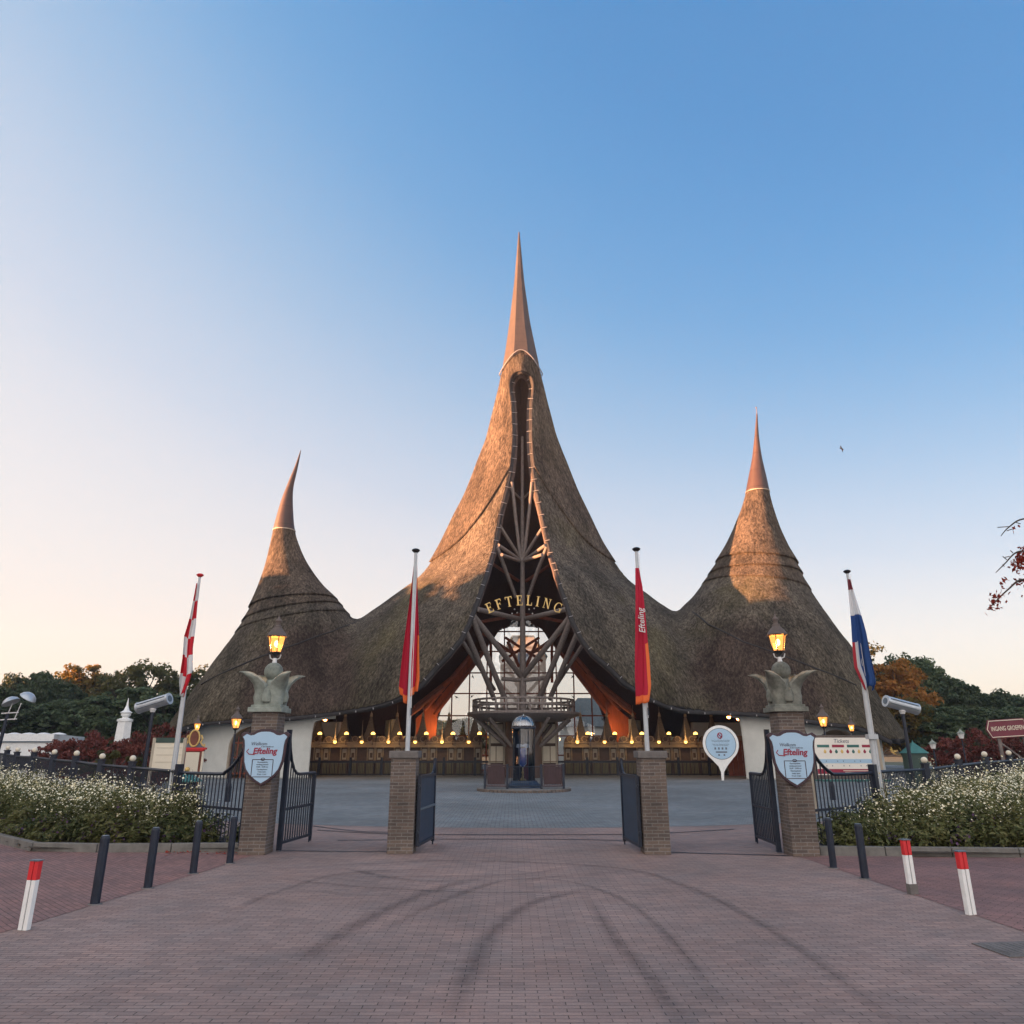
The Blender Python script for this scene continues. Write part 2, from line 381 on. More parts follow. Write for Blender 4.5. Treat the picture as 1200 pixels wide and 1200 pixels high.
cb_z = np.array([1, 4, 6, 9, 13, 18, 60.]); cb_b = np.array([15.6, 14.6, 13.9, 12.6, 10.4, 7.2, 0])
PW = 1.16
def cen_ab(z):
    a = np.interp(z, cen[0], cen[2]); b = np.where(z < 18, np.minimum(a, np.interp(z, cb_z, cb_b)), a)
    return np.interp(z, cen[0], cen[1]), a, b
def side_r(T, z, shrink_from):
    c = np.interp(z, T[0], T[1]); r = np.interp(z, T[0], T[2])
    return c, np.maximum(r - 0.35*np.clip((z-shrink_from)/1.0, 0, 1), 0.02)
def smin(a, b, k):
    h = np.clip(0.5 + 0.5*(b-a)/k, 0, 1); return b*(1-h) + a*h - k*h*(1-h)
def FF(x, y, z):
    c, a, b = cen_ab(z)
    q = (np.abs((x-c)/a)**PW*0.999 + np.abs((y-YC)/b)**PW + 1e-9)**(1/PW)
    d = (q-1)*np.minimum(a, b)
    c1, r1 = side_r(lef, z, 14.0); d1 = np.sqrt((x-c1)**2 + (y-YC)**2) - r1 + np.maximum(0, z-16.5)*3
    c2, r2 = side_r(rig, z, 17.5); d2 = np.sqrt((x-c2)**2 + (y-YC)**2) - r2 + np.maximum(0, z-20.0)*3
    return smin(smin(d, d1, 1.1), d2, 1.1)
def hit(u, v, y0=38.0, y1=66.0):
    ys = np.arange(y0, y1, 0.02); d = ray(u, v)
    f = FF(d.x/d.y*ys, ys, EYE + d.z/d.y*ys); i = np.argmax(f < 0)
    Y = ys[i] if f[i] < 0 else 55.0
    return at(u, v, Y)
def surf_y(x, z, y0=36.0):
    ys = np.arange(y0, YC, 0.02); f = FF(np.full_like(ys, x), ys, np.full_like(ys, z)); i = np.argmax(f < 0)
    return ys[i] if f[i] < 0 else YC
EL = [(206,855),(232.5,846.5),(265,843.5),(300,842),(340,840),(370,836.5),(405,832),(430,829),(452,823),(475,814),(492.5,801),(507,784),(524,766),(539,747),(551,722),(559,701),
      (568,675),(577.5,643),(585,598),(591.6,575),(597,553),(599.6,532),(600.5,510),(600,488),(599,471),(598,464),(597,456),(597.2,450),(598.5,445),(601,440.5),(604,437.5),(607.5,435.3),(611,434.5)]
ER = [(1046,868),(1025,857),(1000,849.5),(952,844),(901,836),(840,833),(800,831),(780,825),(760,816),(733,798.5),(718,783),(697,765),(683,747),(670.5,722),(664,701),(654,673),
      (645.8,643),(636,598),(630.6,575),(627,553),(624.7,532),(623.4,510),(623.4,488),(624,471),(625,464),(625.8,456),(625.4,450),(624,445),(621.5,440.5),(618.5,437.5),(615,435.3),(611,434.5)]
def edge_fn(E, side):
    P = [hit(u, v) for u, v in E]
    zs = np.array([p.z for p in P]); ws = np.array([side*(p.x-0.8) for p in P])
    zs = np.maximum.accumulate(zs + np.arange(len(zs))*1e-4)
    return zs, np.maximum(ws, 0.0)
zL, wL = edge_fn(EL, -1); zR, wR = edge_fn(ER, 1)
wL[-1] = wR[-1] = 0.0
ZTOP = max(zL[-1], zR[-1])
# rear gable opening
gb = [at(611+dx, v, 66.0) for dx, v in ((0,728),(26,733),(36,747),(64,783),(91,811),(103,843),(107,890))]
gz = np.array([p.z for p in gb])[::-1]; gw = np.array([p.x-gb[0].x for p in gb])[::-1]
ZE = 3.0
def GG(x, y, z):
    X = x - 0.8
    w = np.where(X < 0, np.interp(z, zL, wL, left=60, right=-5), np.interp(z, zR, wR, left=60, right=-5))
    gf = np.abs(X) - w
    gbk = np.minimum(np.abs(X) - np.interp(z, gz, gw, left=12, right=-5), (z-ZE)*1.0)
    return np.where(y < YC, gf, gbk)
def surface_nets(F, lo, hi, h):
    n = [int(round((b-a)/h))+1 for a, b in zip(lo, hi)]
    ax = [lo[i] + h*np.arange(n[i]) for i in range(3)]
    X, Y, Z = np.meshgrid(*ax, indexing='ij'); V = F(X, Y, Z); s = V < 0
    cs = [k-1 for k in n]; acc = np.zeros(cs+[3]); cnt = np.zeros(cs)
    offs = [(i,j,k) for i in (0,1) for j in (0,1) for k in (0,1)]
    def sub(A, o): return A[o[0]:o[0]+cs[0], o[1]:o[1]+cs[1], o[2]:o[2]+cs[2]]
    for o in offs:
        for d in range(3):
            if o[d] == 0:
                e = list(o); e[d] = 1
                a, b = sub(V, o), sub(V, e); cr = (a < 0) != (b < 0)
                t = np.where(cr, a/(a-b+1e-20), 0)
                for c in range(3):
                    acc[..., c] += np.where(cr, o[c] + (t if c == d else 0), 0)
                cnt += cr
    act = cnt > 0; idx = -np.ones(cs, int); idx[act] = np.arange(act.sum())
    I = np.argwhere(act); P = (acc[act]/cnt[act][:, None] + I)*h + np.array(lo)
    faces = []
    for d in range(3):
        a = [slice(None)]*3; b = [slice(None)]*3; a[d] = slice(0, -1); b[d] = slice(1, None)
        ch = s[tuple(a)] != s[tuple(b)]
        E = np.argwhere(ch); u, v = (d+1) % 3, (d+2) % 3
        ok = (E[:, u] >= 1) & (E[:, v] >= 1) & (E[:, u] < n[u]-1) & (E[:, v] < n[v]-1); E = E[ok]
        sg = s[E[:, 0], E[:, 1], E[:, 2]]
        def cell(du, dv):
            q = E.copy(); q[:, u] -= du; q[:, v] -= dv; return idx[q[:, 0], q[:, 1], q[:, 2]]
        Q = np.stack([cell(1,1), cell(0,1), cell(0,0), cell(1,0)], 1)
        Q[~sg] = Q[~sg][:, ::-1]
        faces.append(Q)
    return P, np.concatenate(faces)
def project(P, F, it=4):
    for _ in range(it):
        x, y, z = P.T; f = F(x, y, z); e = 1e-3
        g = np.stack([(F(x+e,y,z)-f)/e, (F(x,y+e,z)-f)/e, (F(x,y,z+e)-f)/e], 1)
        st = f[:, None]*g/np.maximum((g*g).sum(1), 0.05)[:, None]
        l = np.linalg.norm(st, axis=1)[:, None]; P = P - st*np.minimum(1, 0.15/np.maximum(l, 1e-9))
    return P
def clip_mesh(V, T, g):
    V = [tuple(p) for p in V]; g = list(g); out = []; cache = {}
    def cut(i, j):
        k = (i, j) if i < j else (j, i)
        if k not in cache:
            t = g[k[0]]/(g[k[0]]-g[k[1]]); a, b = V[k[0]], V[k[1]]
            V.append(tuple(a[c]+(b[c]-a[c])*t for c in range(3))); cache[k] = len(V)-1
        return cache[k]
    for f in T:
        ins = [g[i] > 0 for i in f]
        if all(ins): out.append(list(f)); continue
        if not any(ins): continue
        poly = []
        for a in range(len(f)):
            i, j = f[a], f[(a+1) % len(f)]
            if g[i] > 0: poly.append(i)
            if (g[i] > 0) != (g[j] > 0): poly.append(cut(i, j))
        if len(poly) >= 3: out.append(poly)
    return V, out
from mathutils import noise as mnoise
def shell(name, V, Fc, mats, parent, thick, smooth_deg=60, rough=0.0):
    me = bpy.data.meshes.new(name); used = sorted({i for f in Fc for i in f}); mp = {k: n for n, k in enumerate(used)}
    me.from_pydata([V[i] for i in used], [], [[mp[i] for i in f] for f in Fc])
    bm = bmesh.new(); bm.from_mesh(me)
    bmesh.ops.remove_doubles(bm, verts=bm.verts, dist=0.012)
    bmesh.ops.triangulate(bm, faces=[f for f in bm.faces if len(f.verts) > 4])
    if rough:
        bm.normal_update()
        for v in bm.verts:
            p = v.co; h = mnoise.noise(Vector((p.x*.45, p.y*.45, p.z*.3)))*0.09 + mnoise.noise(Vector((p.x*1.5, p.y*1.5, p.z*.7)))*0.035
            v.co = p + v.normal*h*rough
    bm.to_mesh(me); bm.free()
    me.polygons.foreach_set('use_smooth', np.full(len(me.polygons), True))
    o = link(name, me, mats, parent)
    if thick:
        s = o.modifiers.new('solid', 'SOLIDIFY'); s.thickness = thick; s.offset = -1
        s.material_offset = 1; s.material_offset_rim = 2; s.use_even_offset = False
    return o

BLD = empty('entrance_building', (0,0,0), 0, 'huge thatched entrance hall with three pointed spires behind the plaza', 'building')
P_, Q_ = surface_nets(FF, (-30, 40, 1.6), (32, 74, 34.6), 0.34)
P_ = project(P_, FF)
Tq = []
for q in Q_: Tq.append((q[0], q[1], q[2])); Tq.append((q[0], q[2], q[3]))
V_, F_ = clip_mesh(P_, Tq, GG(*P_.T))
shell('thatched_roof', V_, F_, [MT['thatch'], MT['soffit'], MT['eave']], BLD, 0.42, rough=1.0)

# overlapping upper layers (polar sheets standing a little proud of the skirt)
def layer(name, prof_fn, zb, zt, off, mats, nphi=96, nz=40, clip=False, thick=0.0, lip=0.35, flat=False, part=BLD, ph=0.0, taper=False):
    V = []; Fc = []
    for i in range(nz+1):
        t = max(0, i-1)/(nz-1)
        for j in range(nphi):
            a = 2*PI*(j+ph)/nphi; z0 = zb(a); z1 = zt(a); z = z0 + (z1-z0)*t
            x, y = prof_fn(z, a, off*(1-0.8*t)*(1 if not taper else (1-t)) - (lip if i == 0 else 0)); V.append((x, y, z))
    for i in range(nz):
        for j in range(nphi):
            j2 = (j+1) % nphi; Fc.append((i*nphi+j, i*nphi+j2, (i+1)*nphi+j2, (i+1)*nphi+j))
    if clip:
        A = np.array(V); g = GG(*A.T); V, Fc = clip_mesh(A, Fc, g)
    if flat:
        b = MB(); b.add(V, Fc); return b.build(name, mats, part, smooth=25)
    o = shell(name, V, Fc, mats, part, thick, rough=0.6); return o
def cen_pol(z, a, off):
    c, A, B = cen_ab(np.array([z])); A, B = A[0], B[0]
    ca, sa = math.cos(a), math.sin(a)
    rho = 1/((abs(ca/A)**PW + abs(sa/B)**PW)**(1/PW)) if z < 34 else 1/((abs(ca/A)**2 + abs(sa/B)**2)**0.5)
    t = min(1, max(0, (z-30)/4))
    rho = rho*(1-t) + A*t if z < 34 else A
    rho += off
    return c[0] + rho*ca, YC + rho*sa
def side_pol(T):
    def f(z, a, off):
        c = np.interp(z, T[0], T[1]); r = np.interp(z, T[0], T[2]) + off
        return c + r*math.cos(a), YC + r*math.sin(a)
    return f
def zb_cen(a):
    s = min(1, abs(math.cos(a))); return 24.6 - 8.4*s**1.15
def band_cen(a):
    k = -math.sin(a)                                       # front bump under the spire
    return 33.2 + 1.5*max(0, k)**3 + 0.6*max(0, -k)**2
layer('upper_thatch', cen_pol, zb_cen, lambda a: band_cen(a)+0.15, 0.16, [MT['thatch_old'], MT['soffit'], MT['eave']], 160, 70, True, 0.3)
lp, rp = side_pol(lef), side_pol(rig)
Z = lambda v: at(600, v, YC).z
layer('upper_thatch', lp, lambda a: 12.75+0.45*math.cos(a), lambda a: Z(621), 0.24, [MT['thatch_old']], 64, 40, taper=True)
layer('thatch_collar', lp, lambda a: 11.9+0.8*math.cos(a), lambda a: 13.4+0.45*math.cos(a), 0.16, [MT['thatch_old']], 64, 8)
layer('thatch_collar', lp, lambda a: 11.1+0.9*math.cos(a), lambda a: 12.4+0.8*math.cos(a), 0.08, [MT['thatch']], 64, 8)
layer('upper_thatch', rp, lambda a: 16.1-0.3*math.cos(a), lambda a: Z(576), 0.26, [MT['thatch_old']], 64, 40, taper=True)
layer('thatch_collar', rp, lambda a: 15.1-0.2*math.cos(a), lambda a: 16.5-0.3*math.cos(a), 0.17, [MT['thatch_old']], 64, 8)
layer('thatch_collar', rp, lambda a: 14.0-0.5*math.cos(a), lambda a: 15.5-0.2*math.cos(a), 0.09, [MT['thatch_old']], 64, 8)
# spires
def copper_mat(name, col, band):
    m, t, b = nt(name); v = coords(t)
    sx = nn(t, 'ShaderNodeSeparateXYZ'); t.links.new(v, sx.inputs[0])
    ml = nn(t, 'ShaderNodeMath', operation='MULTIPLY'); ml.inputs[1].default_value = 1/band; t.links.new(sx.outputs[2], ml.inputs[0])
    fr = nn(t, 'ShaderNodeMath', operation='FRACT'); t.links.new(ml.outputs[0], fr.inputs[0])
    seam = ramp(t, fr.outputs[0], 0.0, 0.07, (0.5,0.5,0.5), (1,1,1))
    nz = ramp(t, ntex(t, coords(t, (1,1,0.4)), 1.3, 6, 0.7), 0.3, 0.7, (0.65,0.65,0.68), (1.25,1.2,1.15))
    c = mixc(t, 1.0, mixc(t, 1.0, col, seam, 'MULTIPLY'), nz, 'MULTIPLY')
    t.links.new(c, b.inputs['Base Color']); b.inputs['Roughness'].default_value = 0.55
    bump(t, b, fr.outputs[0], 0.25, 0.05); return m
cop = copper_mat('spire cladding', (0.052,0.035,0.028), 0.85); cop2 = copper_mat('reddish spire cladding', (0.052,0.026,0.021), 1.6)
layer('spire', lambda z, a, off: cen_pol(z, a, off), lambda a: band_cen(a)-0.1, lambda a: 48.3, 0.10, [cop], 8, 36, flat=True, ph=0.5)
layer('spire', lp, lambda a: Z(622.5), lambda a: Z(527.5), 0.02, [cop2], 32, 40)
layer('spire', rp, lambda a: Z(577.5), lambda a: Z(485), 0.04, [cop2], 32, 40)
b = MB(); b.tube([Vector((*cen_pol(band_cen(2*PI*j/96), 2*PI*j/96, 0.16), band_cen(2*PI*j/96))) for j in range(96)], 0.05, 6, closed=True); b.build('spire_band', MT['clip'], BLD, smooth=60)
for T, v in ((lp, 622), (rp, 577)):
    b = MB(); b.tube([Vector((*T(Z(v), 2*PI*j/48, 0.02), Z(v))) for j in range(48)], 0.045, 6, closed=True); b.build('spire_band', MT['trim'], BLD, smooth=60)
for T, tip in ((rp, 484.5),):
    b = MB(); x, y = T(Z(tip), 0, -0.03); b.tube([(x, YC, Z(tip)-0.3), (x, YC, Z(tip)+0.5)], [0.03, 0.02], 6); b.sphere((x, YC, Z(tip)+0.55), 0.07); b.build('lightning_rod', MT['copper'], BLD)
# valley seams running down from the saddles (a slim roll of reed laid on the surface)
def on_front(x, z, off=0.02): return Vector((x, surf_y(x, z)-off, z))
def seam(pts):
    P = [hit(u, v) for u, v in pts]; Q = []
    for i in range(len(P)-1):
        for k in range(6): Q.append(P[i].lerp(P[i+1], k/6))
    Q.append(P[-1]); Q = [on_front(q.x, q.z) if q.y < YC-1.5 else q for q in Q]
    b = MB(); b.tube(Q, 0.06, 6); b.build('roof_seam', MT['eave'], BLD, smooth=60)
seam([(420,728),(390,740),(350,754),(310,768),(270,785),(236,802)])
seam([(799,714),(830,732),(870,752),(910,766),(955,783),(1003,803)])
# eave and mouth edging with clips
for (zs, ws, sd) in ((zL, wL, -1), (zR, wR, 1)):
    Q = []
    for i in range(len(zs)-1):
        n = max(2, int(math.hypot(zs[i+1]-zs[i], ws[i+1]-ws[i])/0.35))
        for k in range(n):
            z = zs[i]+(zs[i+1]-zs[i])*k/n; w = ws[i]+(ws[i+1]-ws[i])*k/n; x = 0.8+sd*w
            Q.append(Vector((x, surf_y(x, z), z)))
    Q.append(Vector((0.8, surf_y(0.8, zs[-1]), zs[-1])))
    b = MB(); b.tube([q + Vector((-sd*0.10, 0.10, -0.12)) for q in Q], 0.15, 6); b.build('eave_board', MT['eave'], BLD, smooth=60)
    mo = [q for q in Q if q.z > 5.5]
    b = MB(); V = []
    for i, q in enumerate(mo):
        d = (mo[min(i+1,len(mo)-1)]-mo[max(i-1,0)]).normalized(); inn = Vector((-sd,0,0)); inn = (inn - d*inn.dot(d)).normalized() if i < len(mo)-3 else Vector((0,0,-1))
        wd = 0.30 + 0.14*min(1, max(0, (q.z-14)/8)); V += [q + Vector((0,0.05,0)), q + inn*wd + Vector((0,0.55,0))]
    b.add(V, [(2*i,2*i+1,2*i+3,2*i+2) for i in range(len(mo)-1)]); b.build('mouth_lining', MT['reveal'], BLD, smooth=60)
    acc = 0; cl = 0; proto = None
    for i in range(1, len(Q)-1):
        acc += (Q[i]-Q[i-1]).length
        if acc > (1.1 if Q[i].z > 5.2 else 1.3):
            acc = 0; d = (Q[i+1]-Q[i-1]).normalized(); up = Q[i].z > 5.2
            inn = Vector((-sd, 0, 0)) if up else Vector((0, 0, -1))
            inn = (inn - d*inn.dot(d)).normalized()
            b = MB(); p = Q[i] + Vector((0, -0.10, 0))
            if up: ln = 0.20 + 0.24*min(1, max(0, (p.z-13)/8)); b.tube([p - inn*0.04, p + inn*ln + Vector((0,0.12,0))], 0.026, 5)
            else: b.tube([p + inn*0.12, p + inn*0.24], 0.035, 5)
            b.build('eave_clip', MT['clip'], BLD)

# ---------------------------------------------------------------- white walls under the side towers
def round_wall(ax, Rw, clipf, name):
    V = []; Fc = []; nph, nzz = 150, 34
    for i in range(nzz+1):
        for j in range(nph+1):
            a = R(75) + (R(390)-R(75))*j/nph if ax < 0 else R(150) + (R(465)-R(150))*j/nph
            V.append((ax + Rw*math.cos(a), YC + Rw*math.sin(a), 4.0*i/nzz))
    for i in range(nzz):
        for j in range(nph): Fc.append((i*(nph+1)+j, i*(nph+1)+j+1, (i+1)*(nph+1)+j+1, (i+1)*(nph+1)+j))
    A = np.array(V); g = np.array([clipf(*p) for p in V]); V, Fc = clip_mesh(A, Fc, g)
    return shell(name, V, Fc, [MT['plaster'], MT['plaster'], MT['trim']], BLD, 0.4)
def arch_out(x, z, xc, hw, spring, rise):                  # positive outside the arch
    if z < spring: return abs(x-xc) - hw
    return (math.hypot((x-xc)/hw, (z-spring)/rise) - 1)*min(hw, rise)
def px(u, D): return at(u, 880, D).x
lw = (px(296, 50), 1.55); lx0, lx1 = px(338, 50.5), px(388, 50.5)
def cl(x, y, z):
    if y > YC+1: return 1.0
    end = lx1 + 0.05 - (lx1-lx0)*math.sqrt(max(0, 1-min(1, max(0, z-1.5)/2.25)**2))
    g = end - x if x > -16.3+3 else 1.0
    return min(g, arch_out(x, z, lw[0], lw[1], 1.9, 1.3))
round_wall(-16.3, 7.5, cl, 'wall')
rx0, rx1 = px(852, 50.5), px(891, 50); rc = px(974, 50); rc2 = px(1043, 54.5)
def cr(x, y, z):
    if y > YC+1: return 1.0
    beg = rx0 + (rx1-rx0)*math.sqrt(max(0, 1-min(1, max(0, z-0.9)/2.85)**2))
    g = x - beg if x < 17.8-3 else 1.0
    return min(g, arch_out(x, z, rc, 1.75, 1.7, 1.3), arch_out(y, z, 55.2, 1.3, 1.4, 1.2) if x > 17.8+6 else 1.0)
round_wall(17.8, 8.9, cr, 'wall')
# timber gate inside the left arch
b = MB()
for k in range(9): b.box((lw[0]-1.4+k*0.35, 50.15, 1.3), (0.09, 0.06, 2.6))
for z in (0.3, 1.3, 2.2): b.box((lw[0], 50.2, z), (3.0, 0.05, 0.12))
b.build('arch_gate', MT['redbeam'], BLD)

# ---------------------------------------------------------------- rear glass gable
GY = 66.3
g_top = at(611, 722, GY)
gx = g_top.x
outl = [(gx-8.6, 0.05), (gx+8.6, 0.05), (gx+8.4, 5.0), (gx+6.8, 7.3), (gx+4.7, 9.6), (gx+2.9, 12.4), (gx, g_top.z+0.4), (gx-2.9, 12.4), (gx-4.7, 9.6), (gx-6.8, 7.3), (gx-8.4, 5.0)]
frame = MB()
def half_w(z):
    pts = [(0,8.6),(5,8.4),(7.3,6.8),(9.6,4.7),(12.4,2.9),(g_top.z+0.4,0.01)]
    return float(np.interp(z, [p[0] for p in pts], [p[1] for p in pts]))
for k in range(-5, 6):
    x = k*1.55; zt = max([z for z in np.linspace(0, g_top.z, 60) if half_w(z) > abs(x)] + [0])
    if zt > 0.5: frame.box((gx+x, GY, zt/2), (0.11, 0.12, zt))
for z in (1.3, 2.9, 4.6, 6.5, 8.3, 10.2, 12.0):
    frame.box((gx, GY-0.02, z), (2*half_w(z), 0.1, 0.11))
frame.tube([(x, GY, z) for x, z in outl], 0.13, 6, closed=True)
GBL = frame.build('gable_frame', MT['redbeam'], BLD)
b = MB(); b.prism(outl, GY+0.05, GY+0.07); b.build('gable_pane', MT['pane'], GBL)
def bird_shape(b, c, s, rot, tilt=0):
    M = Matrix.Translation(Vector(c)) @ Matrix.Rotation(rot, 4, 'Y')
    b.prism([(-1*s,0.25*s),(-0.3*s,0.12*s),(0,0.3*s),(0.3*s,0.12*s),(1*s,0.2*s),(0.35*s,-0.1*s),(0.1*s,-0.2*s),(0,-0.75*s),(-0.1*s,-0.2*s),(-0.35*s,-0.1*s)], -0.01, 0.01, 0, M)
for (u, v, r) in ((535,817,0.5),(553,816,2.4),(554,793,1.2),(671,793,2.6),(672,817,4.0),(706,843,1.0)):
    b = MB(); p = at(u, v, GY-0.08); bird_shape(b, p, 0.26, r); b.build('bird_sticker', MT['black'], GBL)

# ---------------------------------------------------------------- tree-like log structure in the mouth
def pole_y(z): return 51.6 + (z-4.5)*0.175
def ppt(u, v):
    Y = 52.0
    for _ in range(6): Y = pole_y(at(u, v, Y).z)
    return at(u, v, Y)
top = ppt(612, 512); bot = ppt(612, 822); bot = Vector((0.75, pole_y(bot.z), 3.9))
mb = MB(); n = 14; mb.tube([top.lerp(bot, k/n) for k in range(n+1)], [0.10+0.15*k/n + random.uniform(-.012,.012) for k in range(n+1)], 12); mb.build('log_post', MT['log'], BLD, smooth=60)
def lipp(u, v, dy=0.5):
    p = hit(u, v); return at(u, v, p.y+dy)
def strut(a, b_, r0=0.15, r1=0.14, m='log'):
    mb = MB(); n = 6; w = Vector((random.uniform(-.04,.04), random.uniform(-.04,.04), 0))
    mb.tube([a.lerp(b_, k/n) + w*math.sin(PI*k/n) for k in range(n+1)], [r0+(r1-r0)*k/n for k in range(n+1)], 10)
    return mb.build('log_strut' if m == 'log' else 'rafter', MT[m], BLD, smooth=60)
for (up, lo, r) in [((600,565),(610,655),.13),((596,571),(610,584),.09),((585,615),(608,651),.13),((584,639),(610,657),.14),((582.5,641),(604.5,700),.14),((588,650),(610,657.5),.12),
                    ((559.6,714),(608,725),.17),((555,722),(610,792),.19),((546,740),(579,819),.17),((554,725),(591,817),.19)]:
    strut(lipp(*up, 0.45), ppt(*lo) + Vector((0,0.05,0)), r, r)
    m = lambda q: (1224-q[0]-0.5, q[1])
    strut(lipp(*m(up), 0.45), ppt(*m(lo)) + Vector((0,0.05,0)), r, r)
for lo, up in (((610,797),(588,796)),((614,797),(639,795))): strut(ppt(*up)+Vector((0,-0.3,0)), ppt(*lo), .14, .14)
for up, lo in (((540,749),(579,807)),((686,751),(647,811))): strut(lipp(*up, 0.45), ppt(*lo)+Vector((0,0.8,0)), .13, .13)
# inner rafters (red brown), on the rear half of the shell
for (a_, b_) in [((576,660),(608,681)),((648,660),(616,681)),((562,729),(610,720)),((662,729),(614,720)),((595,752),(608,781)),((629,752),(616,781)),
                 ((566,742),(600,765)),((657,742),(624,765))]:
    strut(at(*a_, 57.5), at(*b_, 57.0), .13, .13, 'redbeam')
for (a_, b_) in [((632,747),(588,775)),((592,747),(636,775)),((575,745),(575,800)),((647,745),(647,800))]:
    strut(at(*a_, 62.5), at(*b_, 62.5), .12, .12, 'redbeam')
for k, (a_, b_) in enumerate([((566,765),(509,838)),((657,765),(713,838)),((556,762),(497,832)),((668,762),(726,832)),((535,790),(486,829)),((688,790),(738,829)),
     ((520,806),(480,838)),((704,806),(744,838))]):
    strut(at(*a_, 62.0-0.9*(k//2)), at(*b_, 61.0-0.9*(k//2)), .17, .17, 'redbeam')

# timber lining beside the rear glass, the orange glow put into its colour
for pts, D in (([(487,872),(487,842),(506,826),(514,824),(510,872)], 61.5), ([(500,836),(556,766),(563,770),(512,838)], 62.8), ([(478,842),(486,826),(516,806),(512,818)], 60.2)):
    for mir in (0, 1):
        Pq = [at(1224-u if mir else u, v, D) for u, v in pts]
        b = MB(); b.add([tuple(q) for q in Pq] + [(q.x, q.y+0.12, q.z) for q in Pq], [tuple(range(len(Pq))), tuple(reversed(range(len(Pq), 2*len(Pq))))] + [(i, (i+1) % len(Pq), (i+1) % len(Pq)+len(Pq), i+len(Pq)) for i in range(len(Pq))])
        b.build('glow_tinted_lining', MT['lining'], BLD)
# balcony on the post
BAL = empty('balcony', (0,0,0)); BAL.parent = BLD
bc = (0.78, 51.6)
b = MB(); b.lathe([(0.5,3.55),(2.9,3.62),(3.75,3.95),(3.85,4.02),(3.85,4.16),(3.5,4.2),(0.5,4.22)], 48, (bc[0],bc[1],0)); b.build('deck', MT['log'], BAL, smooth=35)
for z, r in ((4.98,0.07),(4.6,0.085)):
    b = MB(); b.tube([(bc[0]+3.45*math.cos(2*PI*k/40), bc[1]+3.45*math.sin(2*PI*k/40), z+random.uniform(-.012,.012)) for k in range(40)], r, 8, closed=True); b.build('rail', MT['log'], BAL, smooth=60)
for k in range(28):
    a = 2*PI*(k+.5)/28; b = MB(); x, y = bc[0]+3.45*math.cos(a), bc[1]+3.45*math.sin(a)
    b.tube([(x,y,4.15),(x,y,5.03)], 0.065, 8); b.build('baluster', MT['log'], BAL, smooth=60)
for k in range(10):
    a = 2*PI*(k+.3)/10; c_, s_ = math.cos(a), math.sin(a)
    b = MB(); b.tube([(bc[0]+1.2*c_, bc[1]+1.2*s_, 2.0),(bc[0]+3.3*c_, bc[1]+3.3*s_, 3.75)], 0.12, 8); b.build('brace', MT['log'], BAL, smooth=60)
b = MB(); b.lathe([(1.25,0.0),(1.2,3.7)], 16, (bc[0],bc[1],0)); b.build('base_post', MT['booth_dark'], BAL, smooth=60)

# ---------------------------------------------------------------- gold letters on an arc
SIGN = empty('name_sign', (0.78, min(hit(559.6,714).y, hit(665,714).y)-0.15, 0), 0, 'curved row of gold serif capitals hung across the timber mouth of the thatched hall', 'sign')
def letter_strokes(ch):
    t = 0.15; th = 0.075
    def st(x, z0=0, z1=1, w=t): return [(x-w/2, z0, x+w/2, z1)]
    def sf(x, z, w=0.17): return [(x-w, z-(0.045 if z > .5 else 0), x+w, z+(0 if z > .5 else 0.045))]
    if ch == 'I': return st(.16) + sf(.16,0) + sf(.16,1), .32
    if ch == 'T': return st(.34) + sf(.34,0) + [(0.0,1-th,.68,1),(0,.74,.05,1),(.63,.74,.68,1)], .68
    if ch == 'L': return st(.16) + sf(.16,1) + [(0,0,.56,th),(.51,0,.56,.30)], .56
    if ch == 'E': return st(.16) + [(0,0,.60,th),(0,1-th,.56,1),(.16,.48,.44,.48+th),(.55,0,.60,.28),(.51,.76,.56,1),(.40,.38,.44,.66)], .60
    if ch == 'F': return st(.16) + sf(.16,0) + [(0,1-th,.56,1),(.16,.48,.44,.48+th),(.51,.76,.56,1),(.40,.38,.44,.66)], .56
    return [], .7
SIGN.location.z = at(612, 703.5, SIGN.location.y).z; word = 'EFTELING'; gap = .40; H = 0.66; Ra = 5.4
ws_ = {'N': .74, 'G': .74}
wid = [ws_.get(c, letter_strokes(c)[1]) for c in word]; tot = (sum(wid)+gap*7)*H; s0 = -tot/2
